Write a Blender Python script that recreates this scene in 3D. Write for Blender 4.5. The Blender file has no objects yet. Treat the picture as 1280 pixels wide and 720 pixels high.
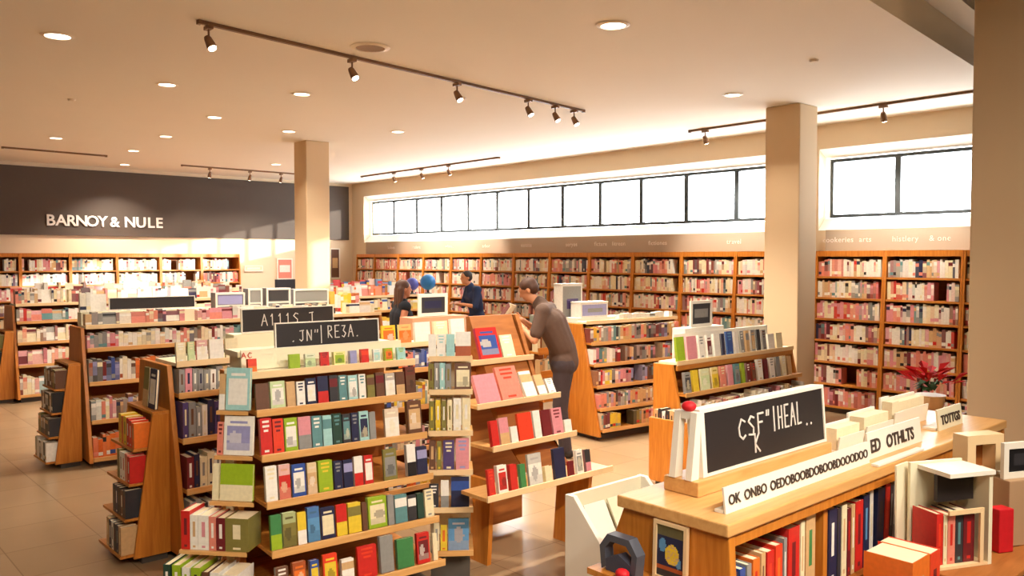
import bpy, math, random
from mathutils import Matrix, Vector
rng = random.Random(11)
S = bpy.context.scene
COL = S.collection
PI = math.pi
rad = math.radians

# ------------------------------------------------------------------ colours
def lin(c):
    def f(v):
        v /= 255.0
        return v / 12.92 if v <= 0.04045 else ((v + 0.055) / 1.055) ** 2.4
    return tuple(f(v) for v in c)

PAL = {k: lin(v) for k, v in {
    'red': (200, 38, 32), 'scarlet': (224, 62, 34), 'maroon': (110, 28, 34), 'orange': (226, 112, 36), 'salmon': (222, 132, 112),
    'pink': (214, 140, 148), 'yellow': (226, 194, 52), 'lime': (150, 178, 36), 'green': (62, 128, 72), 'dark green': (36, 66, 54),
    'teal': (92, 138, 140), 'aqua': (160, 204, 200), 'sky': (92, 146, 190), 'blue': (48, 78, 150), 'navy': (34, 38, 70),
    'purple': (76, 60, 110), 'lilac': (150, 148, 190), 'grey': (142, 140, 136), 'charcoal': (52, 50, 54), 'black': (24, 23, 26),
    'white': (236, 230, 218), 'cream': (232, 218, 178), 'tan': (206, 166, 116), 'brown': (104, 68, 48), 'olive': (128, 118, 58),
    'pale green': (196, 212, 158), 'pale yellow': (236, 224, 150), 'rust': (168, 82, 42)}.items()}

# ------------------------------------------------------------------ materials
def new_mat(name):
    m = bpy.data.materials.new(name); m.use_nodes = True
    nt = m.node_tree
    return m, nt, nt.nodes['Principled BSDF']

def plain(name, rgb, rough=0.5, var=0.06, scale=8.0, metal=0.0, bump=0.0, spec=0.4):
    m, nt, b = new_mat(name)
    c = lin(rgb)
    tc = nt.nodes.new('ShaderNodeTexCoord')
    n = nt.nodes.new('ShaderNodeTexNoise'); n.inputs['Scale'].default_value = scale; n.inputs['Detail'].default_value = 3
    nt.links.new(tc.outputs['Object'], n.inputs['Vector'])
    r = nt.nodes.new('ShaderNodeValToRGB')
    r.color_ramp.elements[0].color = tuple(v * (1 - var) for v in c) + (1,)
    r.color_ramp.elements[1].color = tuple(min(1, v * (1 + var)) for v in c) + (1,)
    nt.links.new(n.outputs['Fac'], r.inputs['Fac']); nt.links.new(r.outputs['Color'], b.inputs['Base Color'])
    b.inputs['Roughness'].default_value = rough; b.inputs['Metallic'].default_value = metal
    b.inputs['Specular IOR Level'].default_value = spec
    if bump:
        bp = nt.nodes.new('ShaderNodeBump'); bp.inputs['Strength'].default_value = bump; bp.inputs['Distance'].default_value = 0.01
        nt.links.new(n.outputs['Fac'], bp.inputs['Height']); nt.links.new(bp.outputs['Normal'], b.inputs['Normal'])
    return m

def wood(name, c1, c2, stretch=(1.2, 14, 14), rough=0.42):
    m, nt, b = new_mat(name)
    tc = nt.nodes.new('ShaderNodeTexCoord'); mp = nt.nodes.new('ShaderNodeMapping')
    mp.inputs['Scale'].default_value = stretch
    nt.links.new(tc.outputs['Object'], mp.inputs['Vector'])
    n = nt.nodes.new('ShaderNodeTexNoise'); n.inputs['Scale'].default_value = 3.0; n.inputs['Detail'].default_value = 6; n.inputs['Distortion'].default_value = 0.7
    nt.links.new(mp.outputs['Vector'], n.inputs['Vector'])
    r = nt.nodes.new('ShaderNodeValToRGB')
    r.color_ramp.elements[0].position = 0.3; r.color_ramp.elements[1].position = 0.72
    r.color_ramp.elements[0].color = lin(c1) + (1,); r.color_ramp.elements[1].color = lin(c2) + (1,)
    nt.links.new(n.outputs['Fac'], r.inputs['Fac']); nt.links.new(r.outputs['Color'], b.inputs['Base Color'])
    b.inputs['Roughness'].default_value = rough
    return m

def emit(name, rgb, s):
    m, nt, b = new_mat(name)
    b.inputs['Base Color'].default_value = lin(rgb) + (1,)
    b.inputs['Emission Color'].default_value = lin(rgb) + (1,); b.inputs['Emission Strength'].default_value = s
    return m

WV = wood('maple_upright', (182, 104, 28), (206, 130, 46), (14, 14, 1.2))
WH = wood('maple_shelf', (182, 108, 36), (208, 138, 58), (1.2, 14, 14))
WTOP = wood('pale_maple_top', (206, 150, 86), (222, 172, 108), (1.2, 12, 12), 0.35)
WBACK = wood('maple_back', (150, 86, 30), (172, 104, 44), (1.2, 10, 10), 0.55)
LIP = plain('cream_shelf_lip', (232, 200, 152), 0.4)
PLINTH = plain('grey_plinth', (84, 76, 68), 0.6)
WHITE = plain('white_card', (238, 230, 214), 0.5, 0.03)
CREAM = plain('cream_board', (232, 222, 190), 0.5, 0.03)
BLACKB = plain('black_sign_board', (42, 36, 36), 0.5, 0.08)
CHALK = plain('chalk_white', (224, 214, 204), 0.7, 0.08, 40)
INK = plain('dark_print', (70, 56, 48), 0.6, 0.1, 30)
PAGES = plain('book_pages', (236, 218, 182), 0.8, 0.08, 60)
WALLP = plain('warm_wall_paint', (226, 206, 176), 0.8, 0.02, 2)
COLP = plain('tan_column_paint', (212, 186, 150), 0.8, 0.02, 2)
CEILP = plain('ceiling_paint', (242, 234, 218), 0.85, 0.015, 1.2)
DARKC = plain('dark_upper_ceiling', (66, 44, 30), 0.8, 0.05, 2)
BAND = plain('charcoal_wall_band', (76, 65, 57), 0.7, 0.04, 1.5)
TAUPE = plain('taupe_header_band', (168, 152, 134), 0.6, 0.03, 2)
SILLW = plain('white_reveal_paint', (244, 238, 226), 0.7, 0.02, 2)
ALU = plain('grey_window_metal', (74, 80, 84), 0.4, 0.04, 10, 0.5)
TRACKM = plain('bronze_track_metal', (118, 88, 62), 0.45, 0.05, 20, 0.3)
LAMPM = plain('bronze_lamp_metal', (132, 100, 74), 0.4, 0.05, 20, 0.3)
TRIMW = plain('white_lamp_trim', (240, 226, 204), 0.5, 0.02)
BULB = emit('warm_lamp_glow', (255, 236, 206), 14)
BULBD = emit('warm_downlight_glow', (255, 238, 212), 7)
GREYP = plain('grey_plastic', (150, 146, 148), 0.4, 0.05)
DARKP = plain('dark_plastic', (36, 34, 40), 0.4, 0.08)
SKIN = plain('skin', (196, 134, 96), 0.55, 0.06, 12)
SKIN2 = plain('tanned_skin', (176, 112, 78), 0.55, 0.06, 12)
HAIRB = plain('brown_hair', (74, 44, 28), 0.6, 0.2, 40)
HAIRD = plain('dark_hair', (36, 28, 26), 0.6, 0.2, 40)
SHIRT = plain('brown_shirt_cloth', (84, 62, 50), 0.85, 0.1, 25, bump=0.3)
TROUS = plain('dark_trouser_cloth', (58, 46, 48), 0.85, 0.1, 25, bump=0.3)
TANK = plain('black_top_cloth', (20, 22, 30), 0.85, 0.1, 25)
NAVYC = plain('navy_coat_cloth', (32, 44, 76), 0.85, 0.1, 25)
SHOE = plain('dark_shoe_leather', (34, 28, 26), 0.5)
REDPET = plain('red_petal', (200, 22, 32), 0.6, 0.15, 30)
LEAFM = plain('green_leaf', (50, 84, 44), 0.6, 0.2, 30)

def printed():
    m, nt, b = new_mat('printed_cover')
    a = nt.nodes.new('ShaderNodeVertexColor'); a.layer_name = 'Col'
    tc = nt.nodes.new('ShaderNodeTexCoord')
    n = nt.nodes.new('ShaderNodeTexNoise'); n.inputs['Scale'].default_value = 45; n.inputs['Detail'].default_value = 2
    nt.links.new(tc.outputs['Object'], n.inputs['Vector'])
    mp = nt.nodes.new('ShaderNodeMapRange'); mp.inputs['To Min'].default_value = 0.82; mp.inputs['To Max'].default_value = 1.12
    nt.links.new(n.outputs['Fac'], mp.inputs['Value'])
    mx = nt.nodes.new('ShaderNodeVectorMath'); mx.operation = 'MULTIPLY'
    nt.links.new(a.outputs['Color'], mx.inputs[0]); nt.links.new(mp.outputs['Result'], mx.inputs[1])
    nt.links.new(mx.outputs['Vector'], b.inputs['Base Color'])
    b.inputs['Roughness'].default_value = 0.42
    return m
PRINT = printed()

def floor_mat():
    m, nt, b = new_mat('brown_tile_floor')
    tc = nt.nodes.new('ShaderNodeTexCoord')
    br = nt.nodes.new('ShaderNodeTexBrick'); br.offset = 0.0
    br.inputs['Scale'].default_value = 1.0; br.inputs['Brick Width'].default_value = 0.6; br.inputs['Row Height'].default_value = 0.6
    br.inputs['Mortar Size'].default_value = 0.004
    br.inputs['Color1'].default_value = lin((166, 138, 106)) + (1,); br.inputs['Color2'].default_value = lin((158, 130, 98)) + (1,)
    br.inputs['Mortar'].default_value = lin((138, 112, 84)) + (1,)
    nt.links.new(tc.outputs['Object'], br.inputs['Vector'])
    n = nt.nodes.new('ShaderNodeTexNoise'); n.inputs['Scale'].default_value = 2.2; n.inputs['Detail'].default_value = 5
    nt.links.new(tc.outputs['Object'], n.inputs['Vector'])
    mp = nt.nodes.new('ShaderNodeMapRange'); mp.inputs['To Min'].default_value = 0.92; mp.inputs['To Max'].default_value = 1.07
    nt.links.new(n.outputs['Fac'], mp.inputs['Value'])
    mx = nt.nodes.new('ShaderNodeVectorMath'); mx.operation = 'MULTIPLY'
    nt.links.new(br.outputs['Color'], mx.inputs[0]); nt.links.new(mp.outputs['Result'], mx.inputs[1])
    nt.links.new(mx.outputs['Vector'], b.inputs['Base Color'])
    mr = nt.nodes.new('ShaderNodeMapRange'); mr.inputs['To Min'].default_value = 0.22; mr.inputs['To Max'].default_value = 0.29
    nt.links.new(n.outputs['Fac'], mr.inputs['Value']); nt.links.new(mr.outputs['Result'], b.inputs['Roughness'])
    return m
FLOORM = floor_mat()

def glass_mat():
    m = bpy.data.materials.new('window_glass'); m.use_nodes = True
    nt = m.node_tree; nt.nodes.clear()
    o = nt.nodes.new('ShaderNodeOutputMaterial'); t = nt.nodes.new('ShaderNodeBsdfTransparent'); g = nt.nodes.new('ShaderNodeBsdfGlossy')
    g.inputs['Roughness'].default_value = 0.02
    lw_ = nt.nodes.new('ShaderNodeLayerWeight'); f = nt.nodes.new('ShaderNodeMath'); f.operation = 'POWER'; f.inputs[1].default_value = 5.0; nt.links.new(lw_.outputs['Facing'], f.inputs[0])
    mx = nt.nodes.new('ShaderNodeMixShader')
    nt.links.new(f.outputs[0], mx.inputs[0]); nt.links.new(t.outputs[0], mx.inputs[1]); nt.links.new(g.outputs[0], mx.inputs[2])
    nt.links.new(mx.outputs[0], o.inputs[0])
    return m
GLASS = glass_mat()

# ------------------------------------------------------------------ mesh builder
class MB:
    def __init__(self):
        self.v, self.f, self.c, self.mi = [], [], [], []
    def quad(self, pts, col=None, mi=0):
        b = len(self.v); self.v.extend(tuple(p) for p in pts)
        self.f.append(tuple(range(b, b + len(pts)))); self.c.append(col); self.mi.append(mi)
    def box(self, x0, x1, y0, y1, z0, z1, col=None, M=None, skip='', mi=0):
        p = [Vector(q) for q in ((x0,y0,z0),(x1,y0,z0),(x1,y1,z0),(x0,y1,z0),(x0,y0,z1),(x1,y0,z1),(x1,y1,z1),(x0,y1,z1))]
        if M is not None: p = [M @ q for q in p]
        b = len(self.v); self.v.extend(tuple(q) for q in p)
        for key, fc in (('b',(0,3,2,1)),('t',(4,5,6,7)),('f',(0,1,5,4)),('k',(2,3,7,6)),('r',(1,2,6,5)),('l',(3,0,4,7))):
            if key in skip: continue
            self.f.append(tuple(b + i for i in fc)); self.c.append(col); self.mi.append(mi)
    def prism(self, poly, a0, a1, axis, col=None, mi=0):
        # poly in the two other axes (order: x->(y,z), y->(x,z), z->(x,y))
        def mk(p, a):
            return (a, p[0], p[1]) if axis == 'x' else (p[0], a, p[1]) if axis == 'y' else (p[0], p[1], a)
        n = len(poly); b = len(self.v)
        self.v.extend(mk(p, a0) for p in poly); self.v.extend(mk(p, a1) for p in poly)
        fs = [tuple(range(b, b + n))[::-1], tuple(range(b + n, b + 2 * n))]
        fs += [(b + i, b + (i + 1) % n, b + n + (i + 1) % n, b + n + i) for i in range(n)]
        for fc in fs: self.f.append(fc); self.c.append(col); self.mi.append(mi)
    def lathe(self, prof, M=None, n=16, col=None, mi=0):
        b = len(self.v)
        for r, z in prof:
            for k in range(n):
                q = Vector((r * math.cos(2*PI*k/n), r * math.sin(2*PI*k/n), z))
                self.v.append(tuple(M @ q if M is not None else q))
        fs = []
        for i in range(len(prof) - 1):
            for k in range(n):
                fs.append((b+i*n+k, b+i*n+(k+1) % n, b+(i+1)*n+(k+1) % n, b+(i+1)*n+k))
        fs.append(tuple(b + k for k in range(n))[::-1]); fs.append(tuple(b + (len(prof)-1)*n + k for k in range(n)))
        for fc in fs: self.f.append(fc); self.c.append(col); self.mi.append(mi)
    def tube(self, p, q, r, r2=None, n=10, col=None, mi=0):
        p, q = Vector(p), Vector(q); d = q - p
        M = Matrix.Translation(p) @ d.to_track_quat('Z', 'Y').to_matrix().to_4x4()
        self.lathe([(r, 0), (r if r2 is None else r2, d.length)], M, n, col, mi)
    def capsule(self, p, q, r, r2, n=14):
        p, q = Vector(p), Vector(q); d = q - p; L = max(d.length, 1e-5)
        M = Matrix.Translation(p) @ (d.to_track_quat('Z', 'Y').to_matrix().to_4x4() if d.length > 1e-5 else Matrix())
        pr = [(max(1e-4, r*math.cos(a)), r*math.sin(a)) for a in (-1.5, -1.1, -0.7, -0.35, 0)]
        pr += [(max(1e-4, r2*math.cos(a)), L + r2*math.sin(a)) for a in (0, 0.35, 0.7, 1.1, 1.5)]
        self.lathe(pr, M, n)
    def ball(self, c, rx, ry, rz, M=None, n=16):
        T = (M if M is not None else Matrix()) @ Matrix.Translation(Vector(c)) @ Matrix.Diagonal((rx, ry, rz, 1))
        self.lathe([(max(1e-3, math.cos(a)), math.sin(a)) for a in [(-1.52 + 3.04*i/10) for i in range(11)]], T, n)
    def mesh(self, name, mats):
        me = bpy.data.meshes.new(name)
        me.from_pydata(self.v, [], self.f)
        for m in mats: me.materials.append(m)
        if any(self.mi): me.polygons.foreach_set('material_index', self.mi)
        if any(c is not None for c in self.c):
            at = me.color_attributes.new('Col', 'FLOAT_COLOR', 'CORNER')
            buf = []
            for fc, c in zip(self.f, self.c):
                c = c if c is not None else (0.8, 0.75, 0.65)
                buf.extend((c[0], c[1], c[2], 1.0) * len(fc))
            at.data.foreach_set('color', buf)
        me.update()
        return me
    def build(self, name, mat, parent=None, M=None, bevel=0.0, smooth=False):
        me = self.mesh(name, mat if isinstance(mat, (list, tuple)) else [mat])
        o = bpy.data.objects.new(name, me); COL.objects.link(o)
        if parent is not None: o.parent = parent
        if M is not None: o.matrix_local = M
        if bevel:
            bv = o.modifiers.new('edge', 'BEVEL'); bv.width = bevel; bv.segments = 2; bv.limit_method = 'ANGLE'
        if smooth: me.polygons.foreach_set('use_smooth', [True] * len(me.polygons))
        return o

def tag(o, label=None, cat=None, group=None, kind=None):
    if label: o['label'] = label
    if cat: o['category'] = cat
    if group: o['group'] = group
    if kind: o['kind'] = kind
    return o

def empty(name, label, cat, x, y, z=0.0, rz=0.0, group=None):
    o = bpy.data.objects.new(name, None); COL.objects.link(o)
    o.empty_display_size = 0.1
    o.matrix_local = Matrix.Translation((x, y, z)) @ Matrix.Rotation(rz, 4, 'Z')
    return tag(o, label, cat, group)

def frame(x, y, z=0.0, rz=0.0):
    return Matrix.Translation((x, y, z)) @ Matrix.Rotation(rz, 4, 'Z')

def struct(name, mb, mat, **k):
    o = mb.build(name, mat, **k); o['kind'] = 'structure'; return o

def text_mesh(name, s, size, mat, parent, M, depth=0.004, space=1.0, bold=0.0, align='CENTER'):
    cu = bpy.data.curves.new('tmp_text', 'FONT'); cu.body = s; cu.size = size; cu.extrude = depth / 2
    cu.space_character = space; cu.offset = bold; cu.align_x = align; cu.resolution_u = 3
    t = bpy.data.objects.new('tmp_text', cu); COL.objects.link(t)
    bpy.context.view_layer.update()
    me = bpy.data.meshes.new_from_object(t.evaluated_get(bpy.context.evaluated_depsgraph_get()))
    bpy.data.objects.remove(t); bpy.data.curves.remove(cu)
    me.name = name; me.materials.clear(); me.materials.append(mat)
    o = bpy.data.objects.new(name, me); COL.objects.link(o); o.parent = parent
    o.matrix_local = M @ Matrix.Rotation(PI/2, 4, 'X')
    return o

def strokes(name, lines, mat, parent, M, w=0.006):
    for part in (lines if isinstance(lines, Words) else [lines]): stroke_word(name, part, mat, parent, M, w)

class Words(list):
    def __add__(self, o): return Words(list(self) + list(o))

def stroke_word(name, lines, mat, parent, M, w=0.006):
    """hand-written marks: each line is a polyline in (x, z) on the local plane y = 0"""
    mb = MB()
    for ln in lines:
        for a, b in zip(ln, ln[1:]):
            dx, dz = b[0]-a[0], b[1]-a[1]; L = math.hypot(dx, dz) or 1
            nx, nz = -dz/L*w/2, dx/L*w/2; ex, ez = dx/L*w*0.3, dz/L*w*0.3
            pl = [(a[0]-ex+nx, a[1]-ez+nz), (a[0]-ex-nx, a[1]-ez-nz), (b[0]+ex-nx, b[1]+ez-nz), (b[0]+ex+nx, b[1]+ez+nz)]
            mb.prism(pl, -0.003, 0.0, 'y')
    return mb.build(name, mat, parent, M)

# ================================================================== THE ROOM
CZ = 3.9; YB = 18.2; XR = 11.0; XL = -5.0; YF = -3.5
mb = MB(); mb.box(XL-.2, XR+.6, YF-.2, YB+.2, -0.1, 0.0); struct('floor', mb, FLOORM)
# lower ceiling beyond a raised coffer near the camera
def edge_y(x): return 2.235 + 0.0945 * x
mb = MB(); mb.prism([(XL, edge_y(XL)), (XR+.5, edge_y(XR+.5)), (XR+.5, YB), (XL, YB)], CZ, CZ+0.05, 'z'); struct('ceiling', mb, CEILP)
mb = MB()
mb.prism([(XL, edge_y(XL)-0.03), (XR+.5, edge_y(XR+.5)-0.03), (XR+.5, edge_y(XR+.5)), (XL, edge_y(XL))], CZ, CZ+0.28, 'z')
mb.prism([(XL, edge_y(XL)-0.26), (XR+.5, edge_y(XR+.5)-0.26), (XR+.5, edge_y(XR+.5)), (XL, edge_y(XL))], CZ+0.28, CZ+0.52, 'z')
struct('trim_1', mb, CEILP)
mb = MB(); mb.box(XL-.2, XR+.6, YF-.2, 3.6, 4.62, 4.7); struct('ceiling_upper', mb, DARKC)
# back wall: cream below, charcoal band above
mb = MB(); mb.box(XL-.2, XR+.5, YB, YB+.15, 0, CZ); struct('wall_back', mb, WALLP)
mb = MB(); mb.box(XL, 10.88, YB-0.04, YB, 2.505, CZ-0.075); struct('trim_2', mb, BAND)
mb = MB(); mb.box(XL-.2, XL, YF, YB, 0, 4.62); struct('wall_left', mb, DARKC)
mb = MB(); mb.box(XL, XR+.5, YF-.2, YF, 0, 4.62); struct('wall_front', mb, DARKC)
# window wall
WIN = [(6.32, 17.6, 12), (2.92, 5.74, 3)]
Z0, Z1 = 2.62, 3.44
mb = MB()
mb.box(XR, XR+.45, YF, YB, 0, 2.44); mb.box(XR, XR+.45, YF, YB, Z1+.13, 4.62)
ys = [YF, 2.92-.06, 5.74+.06, 6.32-.06, 17.6+.06, YB]
for a, b in ((ys[0], ys[1]), (ys[2], ys[3]), (ys[4], ys[5])): mb.box(XR, XR+.45, a, b, 2.44, Z1+.13)
struct('wall_right', mb, WALLP)
mb = MB()
for a, b, n in WIN:
    mb.prism([(XR, 2.44), (XR+.42, 2.44), (XR+.42, Z0-.01), (XR+.18, Z0-.01)], a-.06, b+.06, 'y')
struct('trim_3', mb, SILLW)
mb = MB()
for a, b, n in WIN:
    mb.prism([(XR+.2, Z1+.02), (XR+.42, Z1+.02), (XR+.42, Z1+.13), (XR, Z1+.13)], a-.06, b+.06, 'y')
struct('trim_4', mb, SILLW)
for k, (a, b, n) in enumerate(WIN):
    r = bpy.data.objects.new('window_%d' % (k+1), None); COL.objects.link(r); r['kind'] = 'structure'; r.location = (XR+.2, a, Z0)
    W = b - a; H = Z1 - Z0
    mb = MB(); mb.box(0, .07, 0, W, 0, .045); mb.box(0, .07, 0, W, H-.045, H); mb.box(0, .07, 0, .05, .045, H-.045); mb.box(0, .07, W-.05, W, .045, H-.045)
    mb.build('window_frame', ALU, r)
    for i in range(1, n):
        mb = MB(); mb.box(.002, .068, W*i/n-.038, W*i/n+.038, .046, H-.046); mb.build('mullion', ALU, r)
    mb = MB(); mb.box(.03, .036, .04, W-.04, .04, H-.04); mb.build('glass_pane', GLASS, r)
# columns
def column(name, x0, x1, y0, y1, z1):
    mb = MB(); mb.box(x0, x1, y0, y1, 0, z1); struct(name, mb, COLP, bevel=0.012)
column('column_1', 6.0, 6.75, 1.30, 2.09, 4.62)
column('column_2', 9.20, 9.62, 5.10, 5.56, CZ)
column('column_3', 6.34, 6.75, 11.85, 12.25, CZ)

# ================================================================== BOOKS
ORD = ['first','second','third','fourth','fifth','sixth','seventh','eighth','ninth','tenth','eleventh','twelfth','thirteenth','fourteenth',
       'fifteenth','sixteenth','seventeenth','eighteenth','nineteenth','twentieth']
DESIGNS = {'band': 'book with {a} band', 'picture': 'book with {a} picture', 'title': 'book with {a} title', 'split': 'book with {a} base', 'plain': 'plain-covered book', 'spine': 'book with {a} lettering'}
N_BOOK = [0]; LIMIT = 300; LABELS = set()
stuff = MB()
def mixc(a, b, t): return tuple(a[i]*(1-t)+b[i]*t for i in range(3))

def pattern(design, base, acc, nx, nz):
    g = [[base]*nx for _ in range(nz)]
    if design == 'band':
        for j in range(nz):
            if 0.58 < (j+.5)/nz < 0.86: g[j] = [acc]*nx
    elif design == 'split':
        for j in range(nz):
            if (j+.5)/nz < 0.46: g[j] = [acc]*nx
    elif design == 'picture':
        o3 = mixc(acc, PAL[rng.choice(['black', 'cream', 'tan', 'navy', 'white'])], 0.5); o4 = mixc(base, acc, .5)
        cx, cy, rx, ry = rng.uniform(.35, .65), rng.uniform(.3, .5), rng.uniform(.18, .3), rng.uniform(.12, .24)
        full = rng.random() < .4
        for j in range(nz):
            for i in range(nx):
                u, v = (i+.5)/nx, (j+.5)/nz
                if full or (0.12 < u < 0.88 and 0.1 < v < 0.72):
                    g[j][i] = o4 if v > .66 and full else acc if v > .3 else mixc(acc, o3, .45)
                    if ((u-cx)/rx)**2 + ((v-cy)/ry)**2 < 1: g[j][i] = o3
                if 0.8 < v < 0.9 and 0.2 < u < 0.8: g[j][i] = o3 if full else acc
    elif design == 'title':
        rows = [(.86, .93, .34), (.74, .82, .3), (.64, .7, .2), (.08, .13, .25)]
        for j in range(nz):
            v = (j+.5)/nz
            for lo, hi, hw in rows:
                if lo <= v <= hi:
                    for i in range(nx):
                        if abs((i+.5)/nx-.5) < hw: g[j][i] = acc
    elif design == 'spine':
        for j in range(nz):
            v = (j+.5)/nz
            if .36 < v < .8 or .06 < v < .12 or .86 < v < .9:
                for i in range(nx):
                    if 0.3 < (i+.5)/nx < 0.7: g[j][i] = acc
    return g

def cover_grid(mb, w, h, g):
    nz, nx = len(g), len(g[0])
    for j in range(nz):
        for i in range(nx):
            x0, x1, z0, z1 = w*i/nx, w*(i+1)/nx, h*j/nz, h*(j+1)/nz
            mb.quad([(x0,0,z0),(x1,0,z0),(x1,0,z1),(x0,0,z1)], g[j][i])

def book(M, w, h, d, colour, accent, design, where, group, faceout=True, plural_kind='book'):
    """one book: cover (printed) with its page block; local -Y is the side that shows"""
    base, acc = PAL[colour], PAL[accent]
    lab = '%s %s, %s' % (colour, DESIGNS[design].format(a=accent), where)
    if len(lab.replace(',', ' ').split()) > 16: print('LONG', lab)
    if lab in LABELS: raise ValueError('label twice: ' + lab)
    LABELS.add(lab)
    N_BOOK[0] += 1
    t = 0.003; mb = MB()
    if faceout:
        cover_grid(mb, w, h, pattern(design, base, acc, 10, 16))
        mb.box(0, w, 0, t, 0, h, base, skip='f'); mb.box(0, w, d-t, d, 0, h, base); mb.box(0, t, t, d-t, 0, h, mixc(base, acc, .25))
        pg = (t, w-.004, t+.0005, d-t-.0005, .004, h-.004)
    else:
        cover_grid(mb, w, h, pattern(design, base, acc, 3, 16))
        mb.box(0, w, 0, t, 0, h, base, skip='f'); mb.box(0, t, t, d, 0, h, base); mb.box(w-t, w, t, d, 0, h, base)
        pg = (t+.0005, w-t-.0005, t, d-.004, .004, h-.004)
    o = mb.build('book', PRINT); o.matrix_world = M
    tag(o, lab, 'book', group)
    p = MB(); p.box(*pg); p.build('page_block', PAGES, o)
    return o

def mass_book(M, w, h, d, base, acc, faceout=False):
    t = rng.random()
    cuts = [0, .12, .3, .68, .88, 1] if not faceout else [0, .1, .62, .72, .9, 1]
    cols = [base, acc if t < .35 else base, base if t < .6 else mixc(base, acc, .55), acc if t > .4 else base, base]
    P = lambda x, y, z: M @ Vector((x, y, z))
    for k in range(5):
        stuff.quad([P(0,0,h*cuts[k]), P(w,0,h*cuts[k]), P(w,0,h*cuts[k+1]), P(0,0,h*cuts[k+1])], cols[k])
    stuff.box(0, w, 0, d, 0, h, base, M, skip='ftb')
    stuff.box(0, w, 0.001, d, h-.004, h-.0015, (0.72, 0.62, 0.46), M, skip='fkrlb')

def pose(F, x, y, z, tilt, thick, roll=0.0):
    """book standing at local (x, y, z) of a fixture frame F, leaning back by tilt"""
    return F @ Matrix.Translation((x, y, z + 0.0015 + thick*math.sin(tilt) + (.09*math.sin(roll) if roll else 0))) @ Matrix.Rotation(-tilt, 4, 'X') @ Matrix.Rotation(roll, 4, 'Y')

SHELFCOL = ['white','white','cream','cream','red','salmon','tan','maroon','navy','blue','teal','grey','black','brown','pink','orange','charcoal','white','yellow','rust','lilac']
BRIGHT = ['white','white','cream','white','cream','cream','red','salmon','tan','pink','white','white','cream','maroon','teal','grey','navy','salmon','white','pink','white']
def mass_row(F, x0, x1, y, z, hmax, pal, tilt=0.0, depth=0.14, wmin=.018, wmax=.042, gaps=0.04, hvar=.25, faceout=0.0):
    x = x0 + .004
    run = None; left = 0
    while True:
        if left <= 0:
            run = rng.choice(pal); left = rng.choice([1, 1, 2, 3, 4])
        left -= 1
        fo = rng.random() < faceout
        w = rng.uniform(.11, .15) if fo else rng.uniform(wmin, wmax)
        if x + w > x1 - .004: break
        h = hmax * rng.uniform(1-hvar, 1)
        d = .02 if fo else depth*rng.uniform(.8, 1)
        base = mixc(PAL[run], PAL[rng.choice(pal)], rng.uniform(0, .35)); acc = PAL[rng.choice(pal + ['white', 'black'])]
        th = tilt + (0.12 if fo else 0)
        mass_book(pose(F, x, y, z, th, d if th else 0), w, h, d, base, acc, fo)
        x += w + .0015
        if rng.random() < gaps: x += rng.uniform(.05, .22)

# ================================================================== FIXTURES
def gondola(name, label, group, x, y, rz, L, levels, H, top_front, base_front, back=0.4, base_back=0.75, top_depth=None, endl=True, endr=True, lip_mat=LIP, zb=.05, rear=True, endpoly=None):
    """shelving unit with shelves on its front (local -Y). levels: (z, front y) top ledge first."""
    r = empty(name, label, 'bookcase', x, y, 0, rz, group)
    poly = [(base_front, zb), (top_front, H), (back*.5, H), (base_back*.6, zb)] if rear else [(base_front, zb), (top_front, H), (0.02, H), (0.02, zb)]
    poly = endpoly or poly
    for s, on in ((0, endl), (1, endr)):
        if on:
            mb = MB(); xx = -.036 if s == 0 else L + .001
            mb.prism(poly, xx, xx+.035, 'x'); mb.build('end_panel', WV, r, bevel=.004)
    mb = MB(); mb.box(0, L, -.012, .012, zb+.01, H-.002); mb.build('back_panel', WBACK, r)
    for i, (z, yf) in enumerate(levels):
        mb = MB(); mb.box(0.001, L-.001, yf+.014, -.014, z-.022, z)
        sh = mb.build('shelf', WH if i else CREAM, r)
        mb = MB(); mb.box(0.001, L-.001, yf, yf+.013, z-.03, z+.012); mb.build('shelf_lip', lip_mat if i == 0 else WTOP, sh, bevel=.003)
    mb = MB(); mb.box(.02, L-.02, base_front+.1, base_back*.6-.1 if rear else 0, 0.0, zb+.008); mb.build('plinth', PLINTH, r)
    if rear:
        for (z, yf) in levels[1:]:
            mb = MB(); mb.box(.001, L-.001, .014, back*.5 + (base_back*.6-back*.5)*(1-z/H)-.02, z-.022, z); mb.build('shelf', WH, r)
    return r

def endcap(label, x, y, width, rz, out=.22, H=1.0, zs=(.78, .55, .32, .08), group='endcap displays on the gondolas'):
    """low slanted display on a gondola's end; local -Y is its front, local x runs along its width"""
    r = empty('endcap_display', label, 'display stand', x, y, 0, rz, group)
    for xx in (0, width):
        mb = MB(); mb.prism([(-out, .05), (-out*.45, H), (0, H), (0, .05)], xx-.012, xx+.012, 'x'); mb.build('side_panel', WV, r, bevel=.003)
    mb = MB(); mb.box(.013, width-.013, -.02, -.002, .05, H); mb.build('back_panel', WBACK, r)
    for z in zs:
        f = -(out*.45 + out*.55*(1-z/H)) - .09
        mb = MB(); mb.box(.013, width-.013, f, -.021, z-.018, z); mb.build('shelf', WH, r)
    mb = MB(); mb.box(-.012, width+.012, -out*.45, 0, H+.001, H+.02); mb.build('top_board', WH, r)
    mb = MB(); mb.box(.02, width-.02, -out+.06, -.01, 0, .049); mb.build('plinth', PLINTH, r)
    return r

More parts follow.
